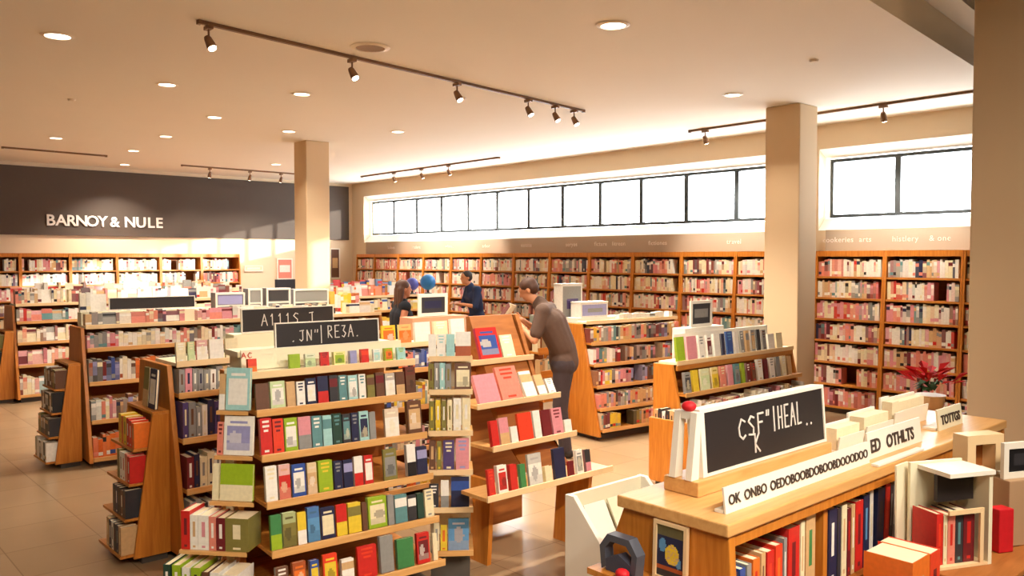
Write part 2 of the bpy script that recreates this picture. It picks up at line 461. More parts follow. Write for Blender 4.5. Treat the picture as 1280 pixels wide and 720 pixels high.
def sign_board(name, label, x, y, z, rz, w, h, lines, tilt=0.05, foot=0.0, border=0.008, lw=.006, category='sign', group=None, divide=None):
    r = empty(name, label, category, x, y, z, rz, group)
    T = Matrix.Translation((0, 0, foot)) @ Matrix.Rotation(-tilt, 4, 'X')
    mb = MB(); mb.box(0, w, 0, .012, 0, h); mb.build('board', BLACKB, r, T)
    mb = MB(); b = border
    mb.box(-b, w+b, -.004, .016, -b, -.0005); mb.box(-b, w+b, -.004, .016, h+.0005, h+b); mb.box(-b, -.0005, -.004, .016, 0, h); mb.box(w+.0005, w+b, -.004, .016, 0, h)
    mb.build('frame', WHITE, r, T)
    if lines: strokes('lettering', lines, CHALK, r, T @ Matrix.Translation((0, -.0005, 0)), lw)
    return r

# rough hand-lettered glyph strokes in a unit cell (x 0..1, z 0..1)
G = {
 'J': [[(.2,.95),(.75,1),(.6,.95),(.6,.15),(.4,0),(.15,.15)]], 'N': [[(.1,0),(.12,1),(.7,.05),(.75,1)]], 'n': [[(.1,0),(.1,.7),(.5,.75),(.65,.55),(.65,0)]],
 'T': [[(.0,.95),(.9,1)],[(.45,1),(.4,0)]], '"': [[(.2,1),(.15,.75)],[(.55,1),(.5,.75)]], '|': [[(.4,1.1),(.4,-.1)]], 'R': [[(.1,0),(.1,1),(.6,.95),(.65,.65),(.1,.5),(.7,0)]],
 'E': [[(.75,1),(.1,1),(.1,0),(.75,0)],[(.1,.5),(.6,.5)]], 'A': [[(.0,0),(.4,1),(.8,0)],[(.15,.4),(.65,.4)]], 'C': [[(.8,.85),(.4,1),(.1,.6),(.15,.2),(.5,0),(.8,.15)]],
 'S': [[(.75,.9),(.4,1),(.1,.75),(.65,.4),(.6,.05),(.1,.1)]], 'F': [[(.1,0),(.1,1),(.75,1)],[(.1,.55),(.6,.55)]], 'I': [[(.4,0),(.4,1)]], 'L': [[(.15,1),(.12,0),(.75,.02)]],
 'H': [[(.1,0),(.1,1)],[(.7,0),(.7,1)],[(.1,.5),(.7,.5)]], '.': [[(.3,0),(.4,.05)]], "'": [[(.3,1),(.25,.8)]], '1': [[(.2,.8),(.4,1),(.4,0)]], '3': [[(.1,.95),(.6,.95),(.3,.55),(.7,.3),(.4,0),(.1,.1)]],
 'Y': [[(.05,1),(.4,.5),(.75,1)],[(.4,.5),(.35,-.35)]], 'K': [[(.1,0),(.1,1)],[(.7,1),(.1,.45),(.75,0)]], 'B': [[(.1,0),(.1,1),(.6,.85),(.15,.5),(.65,.25),(.1,0)]], 'O': [[(.4,1),(.1,.5),(.4,0),(.7,.5),(.4,1)]], ' ': []}
def write(s, x, z, cw, ch, slope=0.0):
    out = []
    for i, c in enumerate(s):
        if G[c]: out.append([])
        for ln in G[c]:
            out[-1].append([(x + (i + p[0]*.9)*cw, z + p[1]*ch + slope*i) for p in ln])
    return Words(out)

# ---------------------------------------------------------------- front gondola (A)
RA = rad(-5); AX, AY = 2.06, 4.86
LA = [(1.40,-.43),(1.195,-.505),(.955,-.575),(.71,-.645),(.46,-.715),(.21,-.785)]
A = gondola('bookcase', 'wide maple bookcase of face-out books under a black hand-lettered sign, nearest on the shop floor', None, AX, AY, RA, 1.06, LA, 1.385, -.36, -.74, back=.10, base_back=.2, rear=False, endr=False, endpoly=[(-.34, .05), (-.22, 1.385), (.02, 1.385), (.02, .05)])
FA = frame(AX, AY, 0, RA)
GA = 'books on the front bookcase'
A_ROWS = {
 1: [('brown','olive',.075,'plain',.17),('pale green','white',.085,'picture',.175),('tan','salmon',.05,'plain',.165),('white','navy',.05,'title',.16),('navy','white',.06,'picture',.175),('navy','red',.065,'split',.18),('charcoal','maroon',.05,'band',.18),
     ('teal','white',.05,'title',.175),('aqua','white',.06,'picture',.17),('white','teal',.045,'title',.17),('olive','brown',.05,'band',.16),('brown','maroon',.055,'band',.17),('brown','white',.065,'picture',.16),('brown','tan',.06,'split',.16),('maroon','brown',.07,'picture',.19)],
 2: [('red','white',.065,'title',.2),('scarlet','maroon',.06,'title',.19),('lime','white',.075,'picture',.185),('pink','grey',.075,'split',.185),('teal','white',.06,'title',.18),('aqua','teal',.055,'band',.175),('dark green','teal',.055,'title',.18),('charcoal','teal',.05,'picture',.17),('navy','grey',.045,'title',.17),('aqua','navy',.06,'picture',.175),('grey','white',.04,'plain',.165),None,('tan','white',.095,'picture',.17),None,('brown','tan',.10,'picture',.2)],
 3: [('white','cream',.065,'title',.19),('white','red',.065,'picture',.19),('blue','white',.08,'picture',.18),('cream','tan',.055,'picture',.175),('lime','yellow',.085,'title',.175),('navy','grey',.05,'title',.16),('navy','lilac',.055,'band',.16),('white','red',.055,'split',.17),('red','white',.055,'picture',.165),None,('olive','grey',.09,'picture',.185),None,('white','black',.06,'split',.19),('navy','lilac',.07,'band',.17)],
 4: [('green','lime',.06,'split',.185),('pale green','olive',.075,'picture',.185),('yellow','white',.05,'split',.175),('blue','sky',.07,'picture',.19),('navy','cream',.085,'picture',.175),('red','yellow',.065,'split',.175),('yellow','olive',.08,'band',.17),('brown','rust',.03,'plain',.16),('lime','cream',.12,'picture',.18),('grey','charcoal',.04,'plain',.175),('teal','white',.08,'band',.165),('charcoal','white',.055,'band',.15),('dark green','black',.045,'plain',.15),('cream','grey',.06,'title',.165)],
 5: [('brown','white',.07,'title',.17),('rust','orange',.075,'picture',.175),('blue','yellow',.05,'picture',.165),('scarlet','yellow',.085,'picture',.18),('white','tan',.075,'band',.13),('red','scarlet',.12,'title',.18),('grey','white',.085,'plain',.21),('green','grey',.11,'plain',.17),('red','maroon',.085,'picture',.18),('cream','white',.03,'plain',.16)],
}
SHN = ['top ledge', 'second shelf', 'third shelf', 'fourth shelf', 'fifth shelf', 'lowest shelf']
def face_row(F, levels, i, items, x0, x1, tilt, where, group, start=0, back=.03):
    """items spread from x0 to x1 along shelf i"""
    z, yf = levels[i]
    tot = sum((it[2] if it else .05) for it in items); gap = max(.002, (x1-x0-tot)/len(items))
    x = x0; n = start
    for it in items:
        if it is None: x += .05 + gap; continue
        c, a, w, dz, h = it
        th = rng.uniform(.016, .034)
        book(pose(F, x, yf+back, z, tilt, th), w, h, th, c, a, dz, where % ORD[n], group)
        n += 1; x += w + gap
for i, items in A_ROWS.items():
    face_row(FA, LA, i, [q and (q[:4] + (q[4]*(.87 if i == 1 else 1),)) for q in items], .012, 1.052, .12, SHN[i] + ' of front bookcase, %s from its corner display', GA, back=.035)
# cream header board with small face-out books on the top ledge
hd = empty('header_board', 'cream header board standing on top of the front bookcase behind small bright books', 'sign', *(FA @ Vector((0, -.27, 1.4+.004))), RA)
mb = MB(); mb.box(.0, 1.05, 0, .015, 0, .115); mb.build('board', CREAM, hd, Matrix.Rotation(-.1, 4, 'X'))
strokes('lettering', write('AC', .0, .07, .035, .03), plain('red_marker', (214, 90, 70), .6), hd, Matrix.Translation((0, -.004, 0)) @ Matrix.Rotation(-.1, 4, 'X'), .004)
TOPI = [('scarlet','orange',.05,'split',.075),None,None,('lime','olive',.065,'plain',.085),('white','pale green',.065,'picture',.08),('red','maroon',.055,'title',.085),('pale yellow','lime',.075,'picture',.08),('lilac','white',.045,'plain',.08),('red','scarlet',.05,'band',.085),('white','aqua',.05,'picture',.08),('lime','orange',.055,'picture',.08),('aqua','lime',.06,'title',.08)]
face_row(FA, [(1.4,-.43)], 0, TOPI, .0, 1.05, .12, 'top ledge of front bookcase, %s from its corner display', GA, back=.05)
sign_board('shelf_sign', 'black hand-lettered sign board standing on the nearest wide bookcase', *(FA @ Vector((.235, -.2, 1.515))), RA, .68, .14,
           write('.JN"', .09, .03, .05, .065) + write('|', .27, .02, .05, .09) + write('RE3A.', .33, .04, .047, .075), .06, lw=.0055)
for xx in (.2, .62):
    pass
# rear cap behind the header, holding the sign
cap = MB(); cap.box(.0, 1.05, -.2, .02, 1.47, 1.503); cap.box(.02, .06, -.19, 0, 1.386, 1.469); cap.box(.99, 1.03, -.19, 0, 1.386, 1.469); cap.build('top_riser', CREAM, A)

# endcap of A, turned towards the aisle
RE = rad(-50); EX, EY = 1.765, 4.71
FE = frame(EX, EY, 0, RE)
LE = [(1.20,-.05),(.955,-.08),(.71,-.12),(.465,-.21),(.21,-.30)]
e = empty('endcap_display', 'corner display of pale and lime books on the near end of the front bookcase', 'display stand', EX, EY, 0, RE, 'corner displays of the front bookcase')
LX = [.20, .20, .19, .06, .0]
mb = MB(); mb.box(.19, .235, .07, .084, .05, 1.42); mb.build('back_panel', CREAM, e)
for (z, yf), x0 in zip(LE, LX):
    xr = min(.45, (.215-.766*yf)/.643-.004)
    mb = MB(); mb.prism([(x0, yf), (xr, yf), (.225, .069), (min(x0, .19), .069)], z-.02, z, 'z'); mb.build('shelf', WTOP, e)
mb = MB(); mb.box(.02, .24, -.1, .06, 0, .18); mb.build('plinth', PLINTH, e)
GE = 'books on the front bookcase corners'
def row(F, levels, i, items, x0, x1, where, group, tilt=.1, faceout=True, back=.02, depth=.15):
    z, yf = levels[i]; x = x0; tot = sum(q[2] for q in items); gap = max(.002, (x1-x0-tot)/max(1, len(items)))
    for n, (c, a, w, dz, h) in enumerate(items):
        th = rng.uniform(.018, .03) if faceout else depth
        t = tilt if faceout else 0.0
        book(pose(F, x, yf+back, z, t, th if t else 0), w, h, th, c, a, dz, where % ORD[n], group, faceout)
        x += w + gap
row(FE, [(1.20,-.05)], 0, [('tan','white',.035,'split',.2),('aqua','white',.14,'picture',.235)], .205, .39, 'top shelf of corner display by front bookcase, %s across', GE)
row(FE, LE, 1, [('salmon','maroon',.035,'title',.18),('white','lilac',.17,'picture',.215)], .205, .42, 'second shelf of corner display by front bookcase, %s across', GE)
row(FE, LE, 2, [('cream','white',.035,'plain',.2),('lime','cream',.19,'split',.2)], .195, .44, 'third shelf of corner display by front bookcase, %s across', GE)
row(FE, LE, 3, [('red','maroon',.05,'spine',.21),('white','tan',.045,'spine',.19),('white','pink',.06,'spine',.19),('salmon','white',.04,'spine',.185),('maroon','white',.05,'spine',.18),('olive','cream',.13,'spine',.18)], .065, .445, 'fourth shelf of corner display by front bookcase, %s across', GE, faceout=False, depth=.16, back=.015)
row(FE, LE, 4, [('dark green','white',.04,'spine',.2),('lime','white',.045,'spine',.2),('white','lime',.04,'spine',.19),('lime','black',.05,'spine',.19),('brown','cream',.035,'spine',.17),('white','tan',.05,'spine',.17),('white','grey',.09,'spine',.16)], .01, .44, 'lowest shelf of corner display by front bookcase, %s across', GE, faceout=False, depth=.2, back=.015)

# tower at A's other end
RT = rad(-38); TX, TY = 3.165, 4.345
FT = frame(TX, TY, 0, RT)
LT = [(1.405,.0),(1.195,-.035),(.935,-.07),(.69,-.10),(.46,-.14),(.2,-.19)]
t = empty('corner_display', 'narrow corner tower of pale shelves where the front bookcase meets the stepped display', 'display stand', TX, TY, 0, RT, 'corner displays of the front bookcase')
mb = MB(); mb.box(.02, .29, .17, .19, .05, 1.42); mb.build('back_panel', CREAM, t)
for z, yf in LT:
    x0 = max(.012, (-.072-.616*yf)/.788+.012)
    mb = MB(); mb.box(x0, .30, yf, .169, z-.018, z); sh = mb.build('shelf', WTOP, t)
    mb = MB(); mb.box(x0+.008, .30, yf-.012, yf-.001, z-.02, z+.014); mb.build('shelf_lip', LIP if z > .3 else WTOP, sh)
mb = MB(); mb.box(.03, .28, -.08, .15, 0, .18); mb.build('plinth', PLINTH, t)
CT = ' of narrow corner tower, %s across'
row(FT, LT, 0, [('white','cream',.05,'plain',.15),('white','aqua',.055,'title',.15),('aqua','white',.055,'plain',.15),('white','rust',.1,'split',.165)], .015, .295, 'top shelf' + CT, GE)
row(FT, LT, 1, [('olive','brown',.035,'spine',.175),('grey','white',.03,'spine',.18),('aqua','white',.035,'spine',.18),('grey','olive',.035,'spine',.175)], .015, .165, 'second shelf' + CT, GE, faceout=False, depth=.13)
row(FT, [(1.195,-.035)], 0, [('brown','cream',.105,'picture',.175)], .185, .295, 'second shelf of narrow corner tower, %s facing out', GE)
row(FT, LT, 2, [('olive','yellow',.035,'spine',.2),('yellow','white',.03,'spine',.205),('olive','white',.03,'spine',.2),('cream','olive',.03,'spine',.205),('white','cream',.05,'spine',.215),('cream','white',.05,'spine',.215)], .02, .29, 'third shelf' + CT, GE, faceout=False, depth=.13)
row(FT, LT, 3, [('brown','tan',.04,'spine',.19),('olive','yellow',.03,'spine',.185),('purple','cream',.07,'title',.19),('pink','lilac',.085,'title',.2)], .02, .285, 'fourth shelf' + CT, GE)
row(FT, LT, 4, [('charcoal','white',.06,'title',.15),('white','grey',.05,'split',.17),('navy','blue',.115,'band',.19)], .02, .29, 'fifth shelf' + CT, GE)
row(FT, LT, 5, [('cream','grey',.035,'spine',.17),('yellow','orange',.04,'spine',.16),('dark green','sky',.13,'picture',.2)], .05, .28, 'lowest shelf' + CT, GE)

# ---------------------------------------------------------------- stepped display (B)
BX, BY = 3.46, 4.78
b = empty('stepped_display', 'stepped maple display of pink magazines and paperbacks, open under its lowest shelf', 'display stand', BX, BY)
LB = [(1.31,-.22),(1.055,-.50),(.795,-.66),(.60,-1.00)]
XE = [.87, .88, .885, .89]
for i, (z, yf) in enumerate(LB):
    x0 = (.2, .085, .085, -.25)[i]
    dp = (.24, .26, .26, .26)[i]
    mb = MB(); mb.box(x0, XE[i], yf+.014, yf+dp, z-.022, z); sh = mb.build('shelf', WTOP, b)
    mb = MB(); mb.box(x0, XE[i], yf, yf+.013, z-.026, z+.014); mb.build('shelf_lip', LIP, sh, bevel=.003)
mb = MB(); mb.prism([(.02, 1.62), (-.02, 1.62), (-.30, 1.05), (-.38, .80), (-.64, .58), (-.62, .58), (-.36,.83), (-.0, 1.32)], .40, .82, 'x'); mb.build('back_panel', WBACK, b)
mb = MB(); mb.prism([(.03, 1.62), (-.05, 1.62), (-.26, 1.14), (-.24, 1.08), (.03, 1.08)], .83, .865, 'x'); mb.build('side_panel', WBACK, b)
mb = MB(); mb.prism([(-.80, 0), (-.86, .573), (-.55, .573), (-.5, 0)], .80, .835, 'x'); mb.build('leg', WV, b)
mb = MB(); mb.prism([(-.60, 0), (-.64, .573), (-.36, .573), (-.36, 0)], .08, .115, 'x'); mb.build('leg', WV, b)
mb = MB(); mb.box(.08, .86, -.1, -.07, .05, 1.29); mb.build('back_board', WBACK, b)
FB = frame(BX, BY)
GB = 'books on the stepped display'
BW = ' of stepped display, %s from the corner tower'
row(FB, LB, 0, [('red','blue',.20,'picture',.235),('cream','white',.12,'title',.17)], .37, .72, 'top step' + BW, GB, tilt=.35)
row(FB, LB, 1, [('pink','salmon',.19,'plain',.20),('salmon','scarlet',.19,'title',.24)], .12, .54, 'second step' + BW, GB, tilt=.42)
row(FB, [(1.055,-.50)], 0, [('white','tan',.11,'band',.19),('tan','white',.08,'split',.15),('white','grey',.07,'title',.11)], .55, .87, 'second step of stepped display, %s past the pink magazines', GB, tilt=.5)
row(FB, LB, 2, [('red','maroon',.06,'plain',.17),('pink','tan',.08,'split',.18),('white','cream',.06,'plain',.11),('scarlet','orange',.13,'plain',.19),('white','aqua',.065,'plain',.19),('maroon','red',.085,'plain',.185),('pink','maroon',.10,'title',.185),('white','tan',.07,'plain',.09)], .10, .87, 'third step' + BW, GB, tilt=.2)
row(FB, LB, 3, [('red','scarlet',.05,'title',.16),('white','red',.075,'picture',.17),('red','maroon',.055,'plain',.16),('green','teal',.045,'plain',.15),('grey','white',.115,'picture',.20),('cream','yellow',.06,'plain',.10),('navy','charcoal',.10,'plain',.20),('maroon','red',.05,'plain',.1),('white','grey',.06,'picture',.16),('charcoal','pink',.05,'split',.15)], -.22, .72, 'lowest step' + BW, GB, tilt=.15)

# ---------------------------------------------------------------- front right counter case (I)
IX, IY = 2.55, 1.67
c = empty('display_counter', 'long maple counter case with a white label strip along its top and red books below', 'counter', IX, IY)
LI = 2.86
mb = MB(); mb.box(-.02, LI, -.01, .51, 1.052, 1.10); mb.build('worktop', WTOP, c, bevel=.006)
mb = MB(); mb.box(.03, LI-.02, .004, .03, 1.005, 1.051); mb.build('front_rail', WV, c)
for xx in (0, LI-.05):
    mb = MB(); mb.prism([(-.0, 1.051), (.49, 1.051), (.90, .03), (-.06, .03)], xx, xx+.04, 'x'); mb.build('end_panel', WV, c, bevel=.004)
for xx in (.76, 1.68):
    mb = MB(); mb.box(xx, xx+.035, .035, .47, .66, 1.004); mb.build('divider', WV, c)
mb = MB(); mb.box(.05, LI-.06, .44, .455, .05, 1.0); mb.build('back_panel', WBACK, c)
mb = MB(); mb.box(.045, LI-.055, .0, .439, .62, .645); mb.build('shelf', WH, c)
mb = MB(); mb.box(.045, 1.145, -.50, .439, .40, .425); mb.build('shelf', WH, c)
mb = MB(); mb.box(.1, 1.1, -.40, .43, 0, .39); mb.build('plinth', PLINTH, c)
FI = frame(IX, IY)
GI = 'books in the counter case'
def spine_row(F, items, x, y, z, depth, where, group, gap=.003, roll=0.0, start=0):
    for n, (cc, a, w, h) in enumerate(items):
        book(pose(F, x, y, z, 0, 0, roll), w, h, depth, cc, a, 'spine', where % ORD[n+start], group, False)
        x += w + gap
spine_row(FI, [('navy','lilac',.035,.24),('blue','white',.035,.245),('grey','white',.03,.25),('orange','red',.045,.26),('tan','brown',.03,.27),('red','scarlet',.05,.265),('scarlet','orange',.05,.275),('grey','white',.022,.29),('red','maroon',.085,.32),('cream','tan',.03,.33),('tan','green',.075,.345)], .075, .03, .6465, .26, 'near bay of counter case, %s from the framed picture end', GI, gap=.012)
spine_row(FI, [('navy','white',.07,.33),('charcoal','navy',.03,.32),('cream','tan',.045,.325),('maroon','red',.03,.30),('tan','white',.03,.31),('red','maroon',.07,.315),('navy','sky',.055,.33),('white','cream',.03,.34)], .80, .03, .6465, .26, 'middle bay of counter case, %s past the divider', GI, gap=.008)
spine_row(FI, [('navy','charcoal',.075,.33),('red','scarlet',.05,.335),('charcoal','grey',.03,.345),('grey','white',.025,.34),('lilac','grey',.022,.345)], 1.245, .03, .6465, .26, 'middle bay of counter case beyond the white book, %s', GI, gap=.006, roll=.06)
def thick_row(items, x, y, z, where):
    for n, (cc, a, w, h, d) in enumerate(items):
        book(pose(FI, x, y, z, 0, 0), w, h, d, cc, a, 'spine', where % ORD[n], GI, False)
        x += w + .006
thick_row([('tan','cream',.09,.27,.24),('red','cream',.06,.29,.24),('scarlet','cream',.055,.31,.24),('maroon','cream',.05,.29,.22)], .50, -.34, .4265, 'lower tray of counter case, %s of the low books')
thick_row([('orange','tan',.17,.40,.2),('scarlet','maroon',.10,.395,.22)], .845, -.30, .4265, 'lower tray of counter case, %s tall one')

# signs on the counter
sg = empty('counter_sign', 'large black hand-lettered sign in a white frame standing on the counter', 'sign', 2.83, 1.98, 1.101)
mb = MB(); mb.box(-.1, .99, -.05, .12, 0, .06); mb.build('base_block', WTOP, sg, bevel=.004)
T = Matrix.Translation((0, -.02, .075)) @ Matrix.Rotation(-.08, 4, 'X')
mb = MB(); mb.box(0, .97, 0, .014, 0, .245); mb.build('board', BLACKB, sg, T)
mb = MB(); mb.box(-.03, .985, -.005, .06, .246, .262); mb.box(-.03, .985, -.005, .06, -.013, -.001); mb.box(-.03, -.001, -.005, .06, -.001, .246); mb.box(.971, .985, -.005, .02, -.001, .246); mb.build('frame', WHITE, sg, T)
strokes('lettering', write('CSF', .24, .10, .075, .085, .004) + write('K', .36, .03, .06, .08) + write('"|', .46, .11, .05, .09) + write('HEAL', .56, .105, .055, .10) + write("..", .80, .09, .04, .08), CHALK, sg, T @ Matrix.Translation((0, -.0005, 0)), .008)
for yy in (.0, .15):
    pass
mb = MB(); mb.prism([(-.105, .061), (-.055, .061), (-.04, .33), (-.07, .33)], .06, .09, 'y'); mb.prism([(-.105, .061), (-.055, .061), (-.04, .33), (-.07, .33)], -.02, .01, 'y'); mb.box(-.07, -.04, .01, .06, .30, .33); mb.build('easel', WHITE, sg)
mb = MB(); mb.ball((-.055, .03, .35), .03, .03, .022); mb.build('ribbon_knot', REDPET, sg, smooth=True)

st = empty('label_strip', 'long white label strip of dark printed letters along the near half of the counter', 'sign', 2.63, 1.735, 1.101)
T = Matrix.Rotation(-.12, 4, 'X')
mb = MB(); mb.box(0, 1.17, 0, .008, 0, .098); mb.build('strip_board', WHITE, st, T)
mb = MB(); mb.box(0, 1.17, .012, .05, 0, .012); mb.build('strip_foot', WHITE, st)
for tx, xx in (('OK', .02), ('ONBO', .125), ('OEDOBOOBDOBOOBDOOODOO', .31)): text_mesh('lettering', tx, .054, INK, st, T @ Matrix.Translation((xx, -.003, .03)), .003, 1.0, .0005, 'LEFT')
st2 = empty('label_strip', 'shorter white label strip with bold letters on the counter past the long strip', 'sign', 3.85, 1.76, 1.101)
mb = MB(); mb.box(0, .60, 0, .008, 0, .125); mb.build('strip_board', WHITE, st2, T)
mb = MB(); mb.box(0, .60, .02, .09, 0, .012); mb.build('strip_foot', WHITE, st2)
for tx, xx in (('ED', .02), ('OTHLTS', .19)): text_mesh('lettering', tx, .085, INK, st2, T @ Matrix.Translation((xx, -.003, .03)), .003, 1.0, .002, 'LEFT')
st3 = empty('label_strip', 'small white label holder with bold letters near the far end of the counter', 'sign', 4.78, 1.80, 1.101)
mb = MB(); mb.box(0, .34, 0, .01, 0, .115); mb.build('strip_board', CREAM, st3, T)
mb = MB(); mb.box(0, .34, .02, .09, 0, .012); mb.build('strip_foot', WHITE, st3)
text_mesh('lettering', 'TOTTGS', .07, INK, st3, T @ Matrix.Translation((.17, -.003, .03)), .003, 1.0, .002)
# white holders standing behind the strips
def holder(label, x, y, w, h, d):
    r = empty('leaflet_holder', label, 'leaflet holder', x, y, 1.101, 0, 'white leaflet holders on the counter')
    mb = MB(); mb.box(0, w, d-.01, d, 0, h); mb.build('back_plate', WHITE, r)
    mb = MB(); mb.prism([(0, 0), (.008, 0), (-.012+.008, h*.62), (-.012, h*.62)], 0, w, 'x'); mb.build('front_plate', WHITE, r)
    mb = MB(); mb.box(0, w, .009, d-.011, 0, .01); mb.build('base_plate', WHITE, r)
    mb = MB(); mb.box(.01, w-.01, .012, d-.014, .011, h*.9); mb.build('leaflet_stack', PAGES, r)
holder('low white leaflet holder behind the long label strip, next to the black sign', 3.86, 1.92, .26, .13, .08)
holder('rolled-edge cream leaflet holder behind the bold label strip', 4.15, 1.92, .30, .15, .10)
holder('narrow upright white leaflet holder behind the gap between bold strip and small label', 4.50, 1.93, .10, .19, .08)
holder('wide white leaflet holder towards the far end of the counter', 4.64, 1.98, .42, .16, .08)
tr = MB(); tr.box(0, .50, 0, .035, 0, .012); o = tr.build('price_rail', WHITE, bevel=.002); o.location = (3.74, 1.667, 1.1015)
tag(o, 'bright white price rail lying on the front edge of the counter', 'price rail')
# framed picture on the counter's end panel
fp = empty('framed_picture', 'small framed blue and yellow picture leaning on the end of the counter', 'picture', 2.545, 1.99, .8225, rad(-90))
T = Matrix.Rotation(-.03, 4, 'X')
w_, h_ = .155, .225
mb = MB(); mb.box(0, w_, -.026, -.008, 0, .014); mb.box(0, w_, -.026, -.008, h_-.014, h_); mb.box(0, .014, -.026, -.008, .0141, h_-.0141); mb.box(w_-.014, w_, -.026, -.008, .0141, h_-.0141); mb.build('frame', LIP, fp, T)
mb = MB(); nx, nz = 26, 38
for j in range(nz):
    for i in range(nx):
        u, v = (i+.5)/nx, (j+.5)/nz
        cc = PAL['navy']
        if ((u-.55)/.26)**2 + ((v-.45)/.2)**2 < 1: cc = PAL['yellow'] if rng.random() < .7 else PAL['tan']
        elif v > .78: cc = mixc(PAL['navy'], PAL['olive'], .6)
        elif v < .2: cc = PAL['rust'] if v > .12 else PAL['charcoal']
        elif ((u-.2)/.13)**2 + ((v-.6)/.14)**2 < 1 or ((u-.8)/.1)**2 + ((v-.32)/.1)**2 < 1: cc = PAL['sky']
        x0, x1 = .014+(w_-.028)*i/nx, .014+(w_-.028)*(i+1)/nx; z0, z1 = .014+(h_-.028)*j/nz, .014+(h_-.028)*(j+1)/nz
        mb.quad([(x0,-.018,z0),(x1,-.018,z0),(x1,-.018,z1),(x0,-.018,z1)], cc)
mb.box(.0141, w_-.0141, -.0175, -.009, .0141, h_-.0141, (.5,.4,.3)); mb.build('picture_sheet', PRINT, fp, T)
# narrow ledge on the end panel that carries picture and bag
mb = MB(); mb.box(-.14, -.002, .02, .56, .796, .82); mb.build('end_ledge', WH, c)
# grey handled bag
bg = empty('handled_bag', 'dark grey hooped basket on the ledge at the end of the counter', 'basket', 2.475, 2.10, .8215, rad(-90))
mb = MB()
pts = [(-.085, 0), (-.095, .09), (-.055, .145), (.055, .145), (.095, .09), (.085, 0)]
inn = [(-.062, .02), (-.068, .085), (-.04, .118), (.04, .118), (.068, .085), (.062, .02)]
for k in range(5):
    a0, a1, b1, b0 = pts[k], pts[k+1], inn[k+1], inn[k]
    mb.prism([a0, a1, b1, b0], -.03, .02, 'y')
mb.build('hoop_handle', plain('grey_rubber', (78, 80, 90), .5), bg)
mb = MB(); mb.prism([(-.062, .0), (.062, .0), (.066, .045), (0, .075), (-.066, .045)], -.029, .019, 'y'); mb.build('basket_body', plain('slate_cloth', (70, 70, 84), .7), bg)
mb = MB(); mb.ball((.045, -.055, .02), .03, .025, .02); o = mb.build('red_ornament', REDPET, smooth=True); o.matrix_world = frame(2.475, 2.10, .8215, rad(-90)); tag(o, 'small red ornament on the ledge in front of the grey basket', 'ornament')
# red flower beyond the counter
fl = empty('potted_poinsettia', 'red poinsettia plant standing beyond the far end of the counter', 'plant', 6.79, 2.63, 0)
mb = MB(); mb.box(-.2, .2, -.2, .2, 0, .84); mb.build('plant_stand', WBACK, fl)
mb = MB(); mb.lathe([(.085, .841), (.11, .97), (.115, .98)], None, 18); mb.build('pot', LIP, fl, smooth=False)
mb = MB()
for k in range(34):
    a = rng.uniform(0, 2*PI); rr = rng.uniform(.02, .15); zz = 1.13 - rr*.25 + rng.uniform(-.03, .03)
    px, py = rr*math.cos(a), rr*math.sin(a); L = .13
    for q in range(1):
        ca, sa = math.cos(a), math.sin(a); up = rng.uniform(.3, 1.3)
        mb.quad([(px, py, zz), (px+L*.5*ca-L*.28*sa, py+L*.5*sa+L*.28*ca, zz+L*.5*up), (px+L*ca, py+L*sa, zz+L*.6*up), (px+L*.5*ca+L*.28*sa, py+L*.5*sa-L*.28*ca, zz+L*.5*up)])
mb.build('flower', REDPET, fl)
mb = MB()
for k in range(14):
    a = rng.uniform(0, 2*PI); ca, sa = math.cos(a), math.sin(a); L = .13; zz = rng.uniform(.99, 1.06)
    mb.quad([(0.02*ca, .02*sa, zz), (L*.5*ca-.04*sa, L*.5*sa+.04*ca, zz+.05), (L*ca, L*sa, zz+.02), (L*.5*ca+.04*sa, L*.5*sa-.04*ca, zz+.05)])
mb.build('leaves', LEAFM, fl)

# display of white stands at the counter's far front
tb = empty('low_table', 'dark low display table carrying white stands in front of the counter', 'table', 3.71, 1.46)
mb = MB(); mb.box(0, 1.25, -.30, .135, .675, .70); mb.build('table_top', WBACK, tb, bevel=.004)
for xx in (.03, 1.17):
    for yy in (-.27, .06):
        mb = MB(); mb.box(xx, xx+.05, yy, yy+.05, 0, .674); mb.build('leg', DARKP, tb)
mb = MB(); mb.box(.09, 1.16, -.25, .1, .27, .295); mb.build('lower_shelf', DARKP, tb)

# ================================================================== GONDOLAS FURTHER BACK
# H: case in front of the column
HX, HY = 6.16, 4.82
LH = [(1.10,-.23),(.82,-.33),(.55,-.40),(.28,-.46)]
Hc = gondola('bookcase', 'maple bookcase with a low end bin between the counter and the tan column', 'free-standing bookcases', HX, HY, 0, 2.05, LH, 1.08, -.19, -.42, back=.3, base_back=.7, rear=False)
FH = frame(HX, HY)
mb = MB(); mb.box(.25, 1.9, .0, .018, 1.102, 1.33); mb.build('top_screen', WHITE, Hc)
mb = MB(); mb.box(.0, 2.03, -.229, -.21, 1.025, 1.069); mb.build('front_rail', WH, Hc)
binb = empty('end_bin', 'low maple bin of pale paperbacks on the end of the case by the counter', 'display stand', 5.915, 4.26)
mb = MB(); mb.box(0, .025, 0, .46, .05, .62); mb.build('front_panel', WV, binb, bevel=.004)
mb = MB(); mb.box(.026, .20, 0, .02, .05, .62); mb.build('side_panel', WV, binb); mb = MB(); mb.box(.026, .20, .44, .46, .05, .62); mb.build('side_panel', WV, binb)
mb = MB(); mb.box(.026, .20, .021, .439, .46, .48); mb.build('shelf', WH, binb)
mb = MB(); mb.box(.05, .18, .05, .42, 0, .45); mb.build('plinth', PLINTH, binb)
FBn = frame(5.955, 4.695, 0, rad(-90))
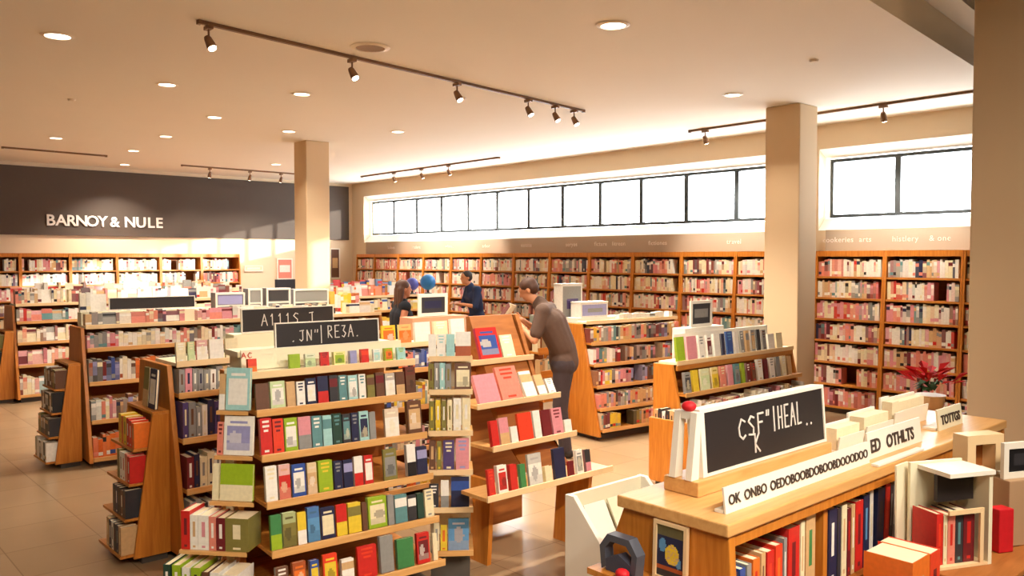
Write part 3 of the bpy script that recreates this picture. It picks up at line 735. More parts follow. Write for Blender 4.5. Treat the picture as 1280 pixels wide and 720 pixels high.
spine_row(FBn, [(rng.choice(['white','cream','grey','tan','brown','charcoal','white']), 'brown' , rng.uniform(.032, .05), rng.uniform(.19, .225)) for _ in range(8)], .0, 0, .48, .13, 'in the low end bin, %s from the aisle wall', 'books in the low end bin', gap=.004)
GH = 'books on the case by the counter'
row(FH, [(1.10,-.23)], 0, [('lime','olive',.12,'plain',.225),('pink','white',.15,'plain',.22),('white','grey',.09,'title',.22),('white','maroon',.08,'picture',.215),('white','aqua',.09,'plain',.22),('navy','grey',.05,'plain',.215),('blue','sky',.10,'title',.23),('white','sky',.06,'plain',.22),('grey','white',.06,'title',.22),('tan','grey',.06,'band',.22),('grey','tan',.07,'picture',.22),('charcoal','grey',.06,'plain',.22),('grey','brown',.07,'title',.21),('white','cream',.12,'plain',.16),('cream','tan',.12,'plain',.16)], .03, 1.9, 'top of case by tan column, %s from its bin', GH, tilt=.12)
row(FH, LH, 1, [('grey','charcoal',.09,'picture',.19),('yellow','olive',.08,'plain',.2),('cream','pale green',.14,'picture',.2),('cream','yellow',.10,'picture',.2),('salmon','cream',.09,'title',.2),('pink','white',.08,'plain',.2),('teal','grey',.08,'picture',.2),('lime','tan',.05,'plain',.2),('maroon','white',.06,'title',.19),('brown','red',.06,'title',.19),('white','tan',.09,'title',.21),('maroon','brown',.06,'plain',.2),('white','grey',.09,'title',.21),('grey','white',.07,'plain',.21),('cream','white',.08,'title',.21),('tan','brown',.07,'plain',.2)], .02, 1.92, 'second shelf, case by tan column, %s from its bin', GH, tilt=.12)
mass_row(FH, .02, 2.03, -.37, .55, .2, BRIGHT, wmax=.05)
mass_row(FH, .02, 2.03, -.43, .28, .2, BRIGHT, wmax=.05)
# framed sign on H
def framed(label, x, y, z, rz, w, h, c1, c2, name='framed_sign', cat='sign'):
    r = empty(name, label, cat, x, y, z, rz)
    mb = MB(); b = .03
    mb.box(0, w, 0, .02, 0, b); mb.box(0, w, 0, .02, h-b, h); mb.box(0, b, 0, .02, b, h-b); mb.box(w-b, w, 0, .02, b, h-b); mb.build('frame', WHITE, r)
    mb = MB(); mb.box(b, w-b, .006, .016, b, h-b, PAL[c1]); mb.quad([(b*2.2, .0055, h*.35), (w-b*2.2, .0055, h*.35), (w-b*2.2, .0055, h*.68), (b*2.2, .0055, h*.68)], PAL[c2]); mb.build('sign_panel', PRINT, r)
    mb = MB(); mb.box(w*.3, w*.7, .021, .10, 0, .012); mb.build('stand_foot', WHITE, r)
    return r
mb = MB(); mb.box(.45, 1.1, .02, .17, 1.05, 1.37); mb.build('sign_ledge', WHITE, Hc)
framed('grey and white framed sign on top of the case by the tan column', HX+.6, HY+.06, 1.371, 0, .36, .26, 'charcoal', 'grey')

# C: case behind the front one, with endcap
CX, CY = 2.06, 6.10
LC = [(1.34,-.42),(1.13,-.46),(.83,-.52),(.50,-.58),(.20,-.62)]
gondola('bookcase', 'maple bookcase right behind the front one, its black sign partly hidden', 'free-standing bookcases', CX, CY, 0, 2.75, LC, 1.32, -.34, -.60)
FC = frame(CX, CY)
GC = 'books on the case behind the front bookcase'
CW = ', case behind front bookcase, %s from endcap'
row(FC, [(1.34,-.42)], 0, [('cream','white',.065,'title',.135),('pale green','cream',.045,'title',.135),('red','white',.075,'picture',.14),('white','cream',.10,'plain',.14),('cream','tan',.09,'plain',.14)], .01, .46, 'top ledge' + CW, GC)
pals = {1: ['white','tan','white','tan','pink','white','grey'], 2: ['tan','navy','purple','white','navy','grey','olive','tan'], 3: ['white','cream','navy','purple','white','maroon'], 4: ['charcoal','white','charcoal','grey','white','maroon']}
for i in range(1, 5):
    items = []; tot = 0
    while tot < .62:
        w = rng.uniform(.034, .05); items.append((rng.choice(pals[i]), rng.choice(['white','brown','navy','cream']), w, 'spine', rng.uniform(.145, .17) if i == 1 else rng.uniform(.2, .25))); tot += w + .003
    LIMB = len(items)
    z, yf = LC[i]
    spine_row(FC, [(q[0], q[1] if q[1] != q[0] else 'grey', q[2], q[4]) for q in items], .012, yf+.025, z, .16, ['', 'second shelf', 'third shelf', 'fourth shelf', 'lowest shelf'][i] + CW, GC)
    mass_row(FC, .70, 2.74, yf+.025, z, .165 if i == 1 else .2, SHELFCOL)
# items on the top ledge right of the sign
row(FC, [(1.34,-.42)], 0, [('yellow','orange',.13,'picture',.16),('pale yellow','orange',.12,'picture',.16),('white','cream',.16,'plain',.17),('cream','white',.15,'title',.17),('white','tan',.15,'plain',.18),('white','grey',.13,'title',.17)], 1.66, 2.72, 'case behind front bookcase, %s past its sign', GC)
sign_board('shelf_sign', 'black hand-lettered sign on the case behind, half covered by the nearer sign', CX+.585, CY-.16, 1.50, 0, .76, .165, write('A111S J', .15, .04, .065, .085), .04, lw=.006)
mb = MB(); mb.box(.5, 1.42, -.2, -.05, 1.342, 1.488); r_ = [o for o in bpy.data.objects if o.name.startswith('bookcase') and o.parent is None][-1]; mb.build('sign_riser', CREAM, r_)
# white-framed dark screen on C
framed('white framed dark panel standing on the case behind the front bookcase', CX+2.22, CY-.12, 1.535, 0, .32, .20, 'charcoal', 'navy', 'framed_sign')
mb = MB(); mb.box(2.1, 2.7, -.2, 0.0, 1.342, 1.533); mb.build('sign_riser', plain('brick_pink_board', (196, 140, 108), .6), r_)
endcap('low maple endcap of red and yellow books on the case behind the front one', CX-.037, 6.24, .50, rad(-90), .24)
def endcap_books(x, y, rz, zs, out, H, width, items, where, group, n_each):
    F = frame(x, y, 0, rz); k = 0
    for q, z in enumerate(zs):
        f = -(out*.45 + out*.55*(1-z/H)) - .09
        xx = width - .03
        its = [(a_, b_, w_, h_*.94) for a_, b_, w_, h_ in items[q]]
        xx = width - .016 - sum(w + .004 for _, _, w, _ in its)
        for n, (cc, a, w, h) in enumerate(its):
            if where: book(pose(F, xx, f+.008, z, 0, 0), w, h, .11, cc, a, 'spine', where % (['top','second','third','lowest'][q], ORD[n]), group, False)
            else: mass_book(pose(F, xx, f+.008, z, 0, 0), w, h, .11, PAL[cc], PAL[a])
            xx += w + .004
EZ = (.78, .55, .32, .08)
its = [[('yellow','orange',.05,.21),('orange','red',.04,.2),('yellow','olive',.06,.205),('red','white',.05,.2),('scarlet','white',.05,.19),('orange','tan',.045,.18)],
       [('olive','brown',.05,.21),('white','brown',.05,.2),('white','red',.05,.2),('salmon','tan',.045,.2),('red','white',.05,.19)],
       [('charcoal','brown',.05,.2),('navy','white',.05,.2),('black','brown',.05,.2),('brown','white',.05,.19),('charcoal','maroon',.05,.2)],
       [('tan','cream',.05,.21),('navy','white',.05,.2),('white','navy',.04,.2),('charcoal','maroon',.05,.2),('navy','grey',.05,.2),('tan','cream',.05,.2)]]
endcap_books(CX-.037, 6.24, rad(-90), EZ, .24, 1.0, .50, its, '%s shelf of the red and yellow endcap, %s along', 'books on the red and yellow endcap', 5)
# books standing on top of that endcap
row(frame(CX-.037, 6.24, 0, rad(-90)), [(1.022,-.10)], 0, [('olive','tan',.10,'split',.27),('navy','white',.13,'picture',.27)], .22, .49, 'on top of red and yellow endcap, %s along', 'books on the red and yellow endcap', tilt=.08)

# D: next row back
DX, DY = 2.38, 9.30; RD = rad(-3)
LD = [(1.375,-.36),(1.15,-.42),(.82,-.48),(.45,-.55),(.09,-.60)]
Dc = gondola('bookcase', 'long pale-topped bookcase two aisles back, with grey boxes on top', 'free-standing bookcases', DX, DY, RD, 3.35, LD, 1.355, -.3, -.6)
FD = frame(DX, DY, 0, RD)
mass_row(FD, .0, 3.3, LD[0][1]+.03, LD[0][0], .15, BRIGHT, wmin=.03, wmax=.06, faceout=.3, depth=.11)
for i in range(1, 5): mass_row(FD, .0, 3.3, LD[i][1]+.03, LD[i][0], [0,.17,.24,.24,.24][i], SHELFCOL if i > 1 else BRIGHT, wmin=.025, wmax=.05)
mb = MB(); mb.box(.0, 1.25, -.17, .0, 1.376, 1.50); mb.build('top_riser', CREAM, Dc)
sign_board('shelf_sign', 'plain black sign board on the bookcase two aisles back, near its endcap', *(FD @ Vector((.28, -.12, 1.52))), RD, .86, .115, [], .03)
mass_row(FD, .0, .26, -.10, 1.501, .2, BRIGHT, wmin=.03, wmax=.06, faceout=.5, depth=.06)
endcap('low maple endcap of dark books at the bookcase two aisles back', DX-.085, 9.40, .50, rad(-90), .24)
its = [[(rng.choice(['charcoal','brown','black','white','olive']), rng.choice(['white','tan']), .05, rng.uniform(.18,.21)) for _ in range(8)] for _ in range(4)]
endcap_books(DX-.085, 9.40, rad(-90), EZ, .24, 1.0, .50, its, None, None, 0)
# grey boxes on D's top
def acrylic(label, x, y, z, w, h, d, rz, panels):
    r = empty('display_box', label, 'display box', x, y, z, rz, 'grey display boxes on the pale-topped bookcase')
    mb = MB(); mb.box(0, w, 0, .01, 0, .02); mb.box(0, w, 0, .01, h-.02, h); mb.box(0, .02, 0, .01, .02, h-.02); mb.box(w-.02, w, 0, .01, .02, h-.02); mb.box(.02, w-.02, 0, .01, h*.48, h*.53); mb.build('front_frame', WHITE, r)
    mb = MB(); mb.box(.0, w, .011, d, 0, h); mb.build('body', GREYP, r)
    for (z0, z1, cc) in panels:
        mb = MB(); mb.box(.03, w-.03, .004, .0108, z0*h, z1*h); mb.build('panel', plain('panel_' + cc.replace(' ', '_'), tuple(int(255*(v ** (1/2.2))) for v in PAL[cc]), .4), r)
Dtop = [(1.42,.34,.30,['grey','lilac']),(1.80,.17,.34,['white','grey']),(2.02,.30,.34,['grey','charcoal']),(2.36,.46,.32,['charcoal','grey'])]
names = ['grey display box on the pale-topped bookcase, the one nearest its black sign', 'narrow white-faced display box second along the pale-topped bookcase', 'grey and dark display box left of the widest one on the pale-topped bookcase', 'widest grey display box on the pale-topped bookcase, before the pink books']
names[2] = 'grey and dark display box beside the widest one on the pale-topped bookcase'
for (xx, w, h, pc), nm in zip(Dtop, names):
    p = FD @ Vector((xx, .01, 1.36)); acrylic(nm, p.x, p.y, 1.357, w, h, .16, RD, [(.08, .45, pc[0]), (.56, .92, pc[1])])
mass_row(FD, 2.86, 3.32, .06, 1.357, .3, ['pink','salmon','red','white','yellow','rust'], wmin=.03, wmax=.07)

# E: left far row
EX2, EY2 = 2.66, 13.9
LE2 = [(1.39,-.36),(1.14,-.42),(.84,-.46),(.52,-.5),(.1,-.55)]
gondola('bookcase', 'farthest free-standing bookcase, in the aisle before the back wall', 'free-standing bookcases', EX2, EY2, 0, 3.4, LE2, 1.37, -.3, -.58)
FE2 = frame(EX2, EY2)
for i in range(5): mass_row(FE2, .0, 3.38, LE2[i][1]+.03, LE2[i][0], [.22,.2,.24,.26,.3][i], BRIGHT, wmin=.03, wmax=.06, faceout=.25)
mass_row(FE2, .0, 3.38, -.05, 1.391, .3, BRIGHT, wmin=.03, wmax=.06, faceout=.4)
endcap('low maple endcap of the farthest free-standing bookcase', EX2-.04, 14.0, .50, rad(-90), .24)
its = [[(rng.choice(['brown','white','tan','olive','charcoal']), rng.choice(['white','tan']), .05, rng.uniform(.18,.21)) for _ in range(8)] for _ in range(4)]
endcap_books(EX2-.04, 14.0, rad(-90), EZ, .24, 1.0, .50, its, None, None, 0)

# M: row beyond the woman, towards the window wall
MX, MY = 7.05, 12.9
LM = [(1.38,-.36),(1.12,-.42),(.82,-.46),(.5,-.5),(.2,-.55)]
gondola('bookcase', 'free-standing bookcase of bright books beyond the square pillar, near the far corner', 'free-standing bookcases', MX, MY, 0, 2.5, LM, 1.36, -.3, -.58)
FM = frame(MX, MY)
for i in range(5): mass_row(FM, .0, 2.48 if i else 1.75, LM[i][1]+.03, LM[i][0], .22, ['red','white','yellow','cream','orange','salmon','olive','blue','white'], wmin=.03, wmax=.07, faceout=.3)
for a_, b_ in ((0, 1.72),): mass_row(FM, a_, b_, -.05, 1.381, .3, ['red','orange','white','cream','blue','sky','yellow'], wmin=.04, wmax=.08, faceout=.4, depth=.05)

# G: middle case
GX, GY = 6.98, 6.80; RG = rad(-6)
LG = [(1.325,-.36),(1.09,-.45),(.85,-.50),(.61,-.55),(.36,-.60),(.13,-.64)]
Gc = gondola('bookcase', 'maple bookcase of small paperbacks in front of the window wall cases, white-topped', 'free-standing bookcases', GX, GY, RG, 1.5, LG, 1.30, -.3, -.62, rear=False)
FG = frame(GX, GY, 0, RG)
for i in range(1, 6): mass_row(FG, .0, 1.48, LG[i][1]+.03, LG[i][0], .185, ['tan','brown','red','pink','teal','charcoal','white','maroon','cream','salmon','yellow','grey','lilac'], wmin=.025, wmax=.05, hvar=.15)
mb = MB(); mb.box(.0, 1.48, -.2, .0, 1.302, 1.36); mb.build('top_board', WHITE, Gc)
mass_row(FG, .55, 1.46, -.31, 1.327, .07, ['white','cream','white'], wmin=.06, wmax=.1, depth=.08)
# boxes on G
def carton(label, F, x, y, z, w, h, d, c1, c2):
    p = F @ Vector((x, y, z)); r = empty('display_box', label, 'display box', p.x, p.y, p.z, RG, 'display boxes on the white-topped bookcase')
    mb = MB(); mb.box(0, w, 0, d, 0, h, PAL['white'])
    mb.quad([(.02, -.001, .02), (w-.02, -.001, .02), (w-.02, -.001, h-.02), (.02, -.001, h-.02)], PAL[c1]); mb.quad([(w*.25, -.002, h*.35), (w*.8, -.002, h*.35), (w*.8, -.002, h*.62), (w*.25, -.002, h*.62)], PAL[c2])
    mb.build('carton', PRINT, r)
    mb = MB(); mb.box(-.004, w+.004, -.004, d+.004, h+.0005, h+.012); mb.build('lid', WHITE, r)
carton('flat lilac and grey display box on top of the white-topped bookcase', FG, .06, -.19, 1.361, .42, .17, .18, 'lilac', 'grey')
carton('taller grey-blue display box behind the flat lilac one', FG, -.05, .03, 1.301, .32, .44, .14, 'grey', 'purple')
# wooden bin unit at G's end
gb = empty('end_bin', 'maple shelf bin with rails on the end of the white-topped bookcase', 'display stand', 6.52, 6.72)
mb = MB(); mb.box(0, .30, .30, .32, .05, 1.25); mb.build('back_panel', WBACK, gb)
for z, d in ((1.22,.18),(.98,.22),(.72,.26),(.45,.30),(.15,.34)):
    mb = MB(); mb.box(0, .36, .30-d, .299, z-.02, z); sh = mb.build('shelf', WH, gb)
    mb = MB(); mb.box(0, .36, .30-d-.015, .30-d-.001, z-.03, z+.05); mb.build('rail', WH, sh)
mb = MB(); mb.box(.02, .34, .02, .29, 0, .129); mb.build('plinth', PLINTH, gb)
FGb = frame(6.52, 6.72)
for z, d in ((1.22,.18),(.98,.22),(.72,.26),(.45,.30)): mass_row(FGb, .01, .355, .30-d+.02, z, .19, ['tan','white','grey','brown','cream','teal'], wmin=.025, wmax=.05, depth=.1)

# ---------------------------------------------------------------- wall bookcases
def wall_case(label, x, y, rz, W, group, D=.36, H=2.15, zs=(.10,.39,.68,.965,1.25,1.53,1.81)):
    r = empty('wall_bookcase', label, 'bookcase', x, y, 0, rz, group)
    for xx in (0, W-.024):
        mb = MB(); mb.prism([(-.16, .02), (-.02, H), (D, H), (D, .02)], xx, xx+.024, 'x'); mb.build('side_panel', WV, r)
    mb = MB(); mb.box(.025, W-.025, D-.015, D, .05, H-.05); mb.build('back_panel', WBACK, r)
    mb = MB(); mb.box(.025, W-.025, -.015, D-.016, H-.075, H); mb.build('top_rail', WV, r)
    F = frame(x, y, 0, rz)
    for i, z in enumerate(zs):
        f = -.02 - .14*(1-z/H) + .012
        mb = MB(); mb.box(.025, W-.025, f, D-.016, z-.025, z); mb.build('shelf', WH, r)
        hm = (zs[i+1] if i < len(zs)-1 else H-.05) - z - .045
        mass_row(F, .03, W-.03, f+.03, z, min(hm, .235), BRIGHT if i > 2 else ['cream','salmon','pink','white','white','tan','cream','salmon','maroon','pink'], wmin=.02, wmax=.05, hvar=.18, depth=.16, gaps=.02)
    mb = MB(); mb.box(.03, W-.03, -.06, D-.02, 0, .07); mb.build('plinth', PLINTH, r)
    return r
wb = [2.82, 3.75, 4.685, 5.62]
lab_r = ['wall bookcase under the clear windows partly behind the near tan column', 'tall wall bookcase just past the poinsettia, between near column and square column', 'tall wall bookcase standing against the window side of the square tan column']
for k in range(3): wall_case(lab_r[k], 10.62, wb[k+1], rad(-90), wb[k+1]-wb[k]-.004, 'window wall bookcases')
ws = [5.9 + .97*k for k in range(12)] + [17.35]
place = ['second', 'third', 'fourth', 'fifth', 'sixth', 'seventh', 'eighth', 'ninth', 'tenth', 'eleventh', 'twelfth']
for k in range(12):
    lab = 'tall window wall bookcase half hidden by the square tan column' if k == 0 else 'tall window wall bookcase, %s one beyond the square tan column' % place[k-1]
    W = ws[k+1]-ws[k]
    if W > .3: wall_case(lab, 10.62, ws[k+1], rad(-90), W-.004, 'window wall bookcases')
bbx = [1.0, 1.86, 2.72, 3.59, 4.45, 5.31, 6.17, 7.03, 7.89]
bl = ['first','second','third','fourth','fifth','sixth','seventh','eighth']
for k in range(8):
    wall_case('back wall bookcase under the dark band, %s from the bright notice wall' % bl[7-k], bbx[k], 17.83, 0, bbx[k+1]-bbx[k]-.004, 'back wall bookcases')
mb = MB(); mb.box(10.86, 10.99, 2.5, 5.62, 2.155, 2.44); mb.box(10.86, 10.99, 5.9, 17.35, 2.155, 2.44); struct('trim_5', mb, TAUPE)
HEADS = ['histlery & one', 'cookeries arts', 'travel', 'fictiones', 'ficture litreon', 'seryos', 'nosete', 'arbor', 'mintes', 'redere', 'kidoes', 'poesie']
hy = [4.25, 5.2, 7.0, 8.4, 9.4, 10.4, 11.6, 12.8, 14.0, 15.2, 16.2]
hl = ['nearest the near column', 'nearest the square column', 'first beyond the square column', 'second beyond the square column', 'third beyond the square column', 'fourth beyond the square column', 'fifth beyond the square column', 'sixth beyond the square column', 'seventh beyond the square column', 'eighth beyond the square column', 'ninth beyond the square column']
for k, y in enumerate(hy):
    r = empty('wall_lettering', 'faint white section lettering on the taupe band, ' + hl[k], 'lettering', 10.858, y, 2.27, rad(-90), 'section names on the taupe band')
    wx = -.033*len(HEADS[k])
    for wd in HEADS[k].split():
        text_mesh('lettering', wd, .10, CHALK, r, Matrix.Translation((wx, 0, 0)), .006, 1.1, 0.0, 'LEFT'); wx += .052*len(wd) + .045
# store name on the dark band
sn = empty('store_name_sign', 'white raised capital letters spelling the store name on the dark wall band', 'sign', 5.225, YB-.05, 2.70)
for k, ch in enumerate('BARNOY&NULE'):
    xs = [0, .19, .37, .56, .76, .95, 1.18, 1.48, 1.70, 1.90, 2.07]
    text_mesh('letter', ch, .30 if ch != '&' else .29, CHALK, sn, Matrix.Translation((xs[k]-1.03, 0, 0)), .03, 1.0, .006)

# poster, notices, service desk at the back
framed('dark framed poster on the cream back wall beside the window wall corner', 10.35, YB-.03, 1.55, 0, .28, .75, 'brown', 'tan', 'framed_poster', 'poster')
framed('red and white notice on the bright back wall beside the pillar', 8.95, YB-.03, 1.55, 0, .40, .5, 'salmon', 'white', 'wall_notice', 'poster')
framed('small pale notice on the bright back wall near the bookcases', 8.15, YB-.03, 1.75, 0, .45, .14, 'cream', 'white', 'wall_notice', 'poster')
dk = empty('service_desk', 'maple service desk with dark screens before the bright back wall', 'desk', 8.05, 16.6)
mb = MB(); mb.box(0, 1.9, 0, .6, .0, 1.18); mb.build('desk_body', WV, dk)
mb = MB(); mb.box(-.03, 1.93, -.04, .63, 1.181, 1.22); mb.build('desk_top', WTOP, dk)
def monitor(label, x, y, w, h):
    r = empty('computer_screen', label, 'computer screen', x, y, 1.221)
    mb = MB(); mb.box(-w*.25, w*.25, 0, .16, 0, .015); mb.build('foot', DARKP, r)
    mb = MB(); mb.box(-.03, .03, .07, .1, .016, .18); mb.build('stem', DARKP, r)
    mb = MB(); mb.box(-w/2, w/2, .04, .069, .12, .12+h); mb.build('panel', DARKP, r, bevel=.004)
monitor('dark screen on the service desk, nearest the back wall bookcases', 8.5, 16.8, .5, .25)
monitor('dark screen on the service desk, nearest the square pillar', 9.35, 16.8, .42, .4)
dr = MB(); dr.box(-.17, .17, -.12, .12, 0, .09); o = dr.build('cash_drawer', DARKP, bevel=.01); o.location = (8.93, 16.72, 1.221); tag(o, 'low dark cash drawer between the two screens on the service desk', 'cash drawer')
# blue globe-like toys beyond the woman
def toy(label, x, y, z, r1, mat):
    r = empty('globe', label, 'globe', x, y, z, 0, 'blue globes beyond the woman in black')
    mb = MB(); mb.lathe([(.08, 0), (.07, .015), (.02, .03), (.02, .07)], None, 14); mb.build('stand', DARKP, r)
    mb = MB(); mb.ball((0, 0, .07+r1), r1, r1, r1); mb.build('sphere', mat, r, smooth=True)
BLU1 = plain('sea_blue', (52, 128, 196), .4, .25, 6); BLU2 = plain('violet_blue', (86, 92, 178), .4, .25, 6)
toy('bright blue globe standing on a case beyond the woman in black', *(FM @ Vector((2.28, -.16, 1.3815)))[:3], .15, BLU1)
toy('violet blue globe beside the bright blue one', *(FM @ Vector((1.92, -.16, 1.3815)))[:3], .12, BLU2)
# ---------------------------------------------------------------- white bag & magazines behind the counter
wbg = empty('magazine_rack', 'low white rack with magazines and papers behind the near end of the counter', 'rack', 3.28, 2.86)
mb = MB(); mb.prism([(0, 0), (.34, 0), (.34, .74), (.28, .74), (.02, .46), (0, .46)], 0.0, .03, 'x'); mb.build('side_panel', WHITE, wbg)
mb = MB(); mb.prism([(0, 0), (.34, 0), (.34, .74), (.28, .74), (.02, .46), (0, .46)], .62, .65, 'x'); mb.build('side_panel', WHITE, wbg)
mb = MB(); mb.box(.031, .619, .31, .335, 0, .74); mb.build('back_panel', CREAM, wbg)
mb = MB(); mb.box(.031, .619, .0, .309, .40, .42); mb.build('shelf', WHITE, wbg)
for k in range(3):
    m_ = [WHITE, CREAM, GREYP][k]
    mb = MB(); mb.box(0, .17, 0, .010, 0, .30); mb.box(.004, .166, .0101, .014, .004, .296); o = mb.build('magazine', m_)
    o.matrix_world = frame(3.28, 2.86) @ Matrix.Translation((.045+.195*k,   .10, .428)) @ Matrix.Rotation(-.5, 4, 'X')
    tag(o, ['white magazine leaning at the near side of the low white rack', 'cream magazine leaning in the middle of the low white rack', 'grey magazine leaning at the far side of the low white rack'][k], 'magazine', 'magazines on the low rack')

# ---------------------------------------------------------------- white stands on the low table (front right corner)
RS = rad(-25)
FK = frame(3.78, 1.48, .701, RS)
ws_ = empty('book_stand', 'white stand framing a dark picture above a row of coloured books', 'stand', 3.78, 1.48, .701, RS)
mb = MB(); mb.box(.0, .29, .085, .10, 0, .43); mb.build('back_plate', CREAM, ws_)
mb = MB(); mb.box(.265, .285, -.09, .084, 0, .40); mb.build('side_plate', CREAM, ws_)
mb = MB(); mb.box(.0, .264, -.09, .084, 0, .012); mb.build('shelf', LIP, ws_)
mb = MB(); mb.box(.04, .29, -.10, .084, .401, .42); mb.build('top_plate', WHITE, ws_)
mb = MB(); mb.box(.05, .25, -.02, .0, .275, .395); mb.build('dark_panel', BLACKB, ws_)
mb = MB(); mb.box(.05, .24, -.0905, -.08, .235, .255); mb.box(.22, .24, -.0905, -.08, .013, .2345); mb.build('front_frame', LIP, ws_)
spine_row(FK, [('red','scarlet',.035,.225),('cream','tan',.02,.215),('salmon','red',.04,.215),('charcoal','teal',.04,.22),('maroon','red',.06,.22)], .006, -.065, .012, .14, 'in the white stand on the low table, %s along', 'books in the white stand', gap=.003)
wc = empty('display_case', 'white box display with a window hole, standing behind the white book stand', 'stand', 4.25, 1.47, .701, RS)
mb = MB(); mb.box(0, .22, 0, .015, 0, .28); mb.build('lower_front', CREAM, wc)
mb = MB(); mb.box(0, .05, 0, .09, .281, .50); mb.box(.17, .22, 0, .09, .281, .50); mb.box(.0501, .1699, 0, .09, .455, .50); mb.box(.0501, .1699, 0, .09, .281, .33); mb.build('window_surround', LIP, wc)
mb = MB(); mb.box(.051, .169, .075, .089, .331, .454); mb.build('window_back', WBACK, wc)
lp = MB(); lp.box(0, .12, 0, .008, 0, .42); o = lp.build('display_card', CREAM); o.matrix_world = frame(3.745, 1.582, .7025, 0) @ Matrix.Rotation(-.015, 4, 'X'); tag(o, 'tall plain cream card standing behind the white book stand', 'card')
rb = MB(); rb.box(0, .085, 0, .07, 0, .20); o = rb.build('red_box', REDPET, bevel=.004); o.matrix_world = frame(4.165, 1.30, .7015, RS); tag(o, 'dark red box standing beside the white book stand', 'box')
tn = MB(); tn.box(0, .18, 0, .1, 0, .31); o = tn.build('tan_box', plain('tan_cardboard', (176, 140, 104), .7), bevel=.004); o.matrix_world = frame(4.29, 1.30, .7015, RS); tag(o, 'tall tan cardboard box at the edge of the low table', 'box')
framed('dark framed picture standing on the tan box against the near column', 4.305, 1.33, 1.0125, RS, .2, .17, 'black', 'charcoal', 'framed_picture', 'picture')
FLt = frame(3.71, 1.46, .2955)
spine_row(FLt, [('navy','purple',.06,.30),('charcoal','brown',.06,.29),('navy','grey',.06,.31),('black','tan',.06,.29),('charcoal','navy',.06,.3),('brown','tan',.06,.28)], .12, -.21, 0, .2, 'on the lower shelf of the low table, %s along', 'dark books under the low table', gap=.004)

# ================================================================== LIGHT FITTINGS
def downlight(label, x, y, r1=.085, power=0.0, z=CZ, spread=140, glow=True):
    o = empty('downlight' if glow else 'ceiling_speaker', label, 'ceiling light' if glow else 'speaker', x, y, z-.001, 0, 'recessed ceiling downlights' if glow else None)
    mb = MB(); n = 20; b0 = 0
    for k in range(n):
        a0, a1 = 2*PI*k/n, 2*PI*(k+1)/n
        P = lambda r, a, zz: (r*math.cos(a), r*math.sin(a), zz)
        mb.quad([P(r1, a0, -.012), P(r1, a1, -.012), P(r1*1.35, a1, -.003), P(r1*1.35, a0, -.003)]); mb.quad([P(r1*.98, a0, 0), P(r1*.98, a1, 0), P(r1, a1, -.012), P(r1, a0, -.012)])
    mb.build('trim_ring', TRIMW, o)
    mb = MB(); mb.lathe([(r1*.96, -.008), (r1*.96, -.001)], None, 20); mb.build('lens' if glow else 'grille', BULBD if glow else plain('speaker_cloth', (150, 122, 94), .8), o)
    if power:
        ld = bpy.data.lights.new('downlight_lamp', 'AREA'); ld.shape = 'DISK'; ld.size = r1*1.8; ld.energy = power; ld.color = (1.0, .90, .76); ld.spread = rad(spread)
        lo = bpy.data.objects.new('lamp', ld); COL.objects.link(lo); lo.parent = o; lo.location = (0, 0, -.02)
    return o
DP = 62
DL = [(1.86,7.70,'over the left aisle, largest near the dark corner'),(3.23,9.06,''),(4.43,10.73,''),(4.54,8.57,''),(3.38,14.2,''),(6.91,10.16,''),(5.05,4.41,''),(8.18,5.36,''),(4.57,12.9,''),(4.76,14.98,''),(5.33,17.3,''),(7.52,15.27,''),(5.72,11.2,'')]
DLL = ['downlight high over the empty tiled aisle, above the endcaps', 'downlight between the bronze track and the store name', 'downlight over the pale-topped bookcase, farther from the track', 'downlight close behind the bronze track, above the grey boxes', 'downlight above the bookcases at the dark end of the back wall', 'downlight over the woman in black', 'brightest downlight, over the stepped display, near the top of the photo', 'downlight in front of the square tan column', 'downlight above the store name letters, toward the room', 'downlight between store name and square pillar, deep in the room', 'small downlight closest to the dark wall band', 'downlight beside the square pillar top, toward the back wall', 'faint downlight just before the square pillar']
for (x, y, _), lb in zip(DL, DLL): downlight(lb, x, y, .085 if (x, y) not in ((5.05, 4.41), (1.86, 7.70)) else .10, DP*(.3 if (x, y) in ((8.18, 5.36), (5.72, 11.2)) else .13 if x < 3.4 else 1), spread=115)
for gx in (-1.2, .8, 2.8):  # out-of-view downlights added as fill for the dim foreground
    for gy in (-2.6, -.9):
        downlight('added unseen fill downlight in the raised ceiling above the photographer', gx, gy, .12, 20, 4.62)
downlight('added unseen fill downlight in the raised ceiling close to the near column', 4.5, .2, .12, 26, 4.62)  # out-of-view lamp added to brighten the near column
downlight('round fabric-faced ceiling speaker beside the bronze track', 4.0, 6.3, .13, 0, glow=False)
for n, (x, y) in enumerate([(7.33, 3.93), (2.71, 10.66), (6.03, 7.55)]):
    mb = MB(); mb.lathe([(.035, -.02), (.045, -.004), (.045, 0)], None, 14); o = mb.build('ceiling_sprinkler', TRIMW); o.location = (x, y, CZ-.001)
    tag(o, ['small white ceiling sprinkler between square column and the ceiling edge', 'small white ceiling sprinkler over the dark end of the shop', 'small white ceiling sprinkler behind the bronze track'][n], 'sprinkler')

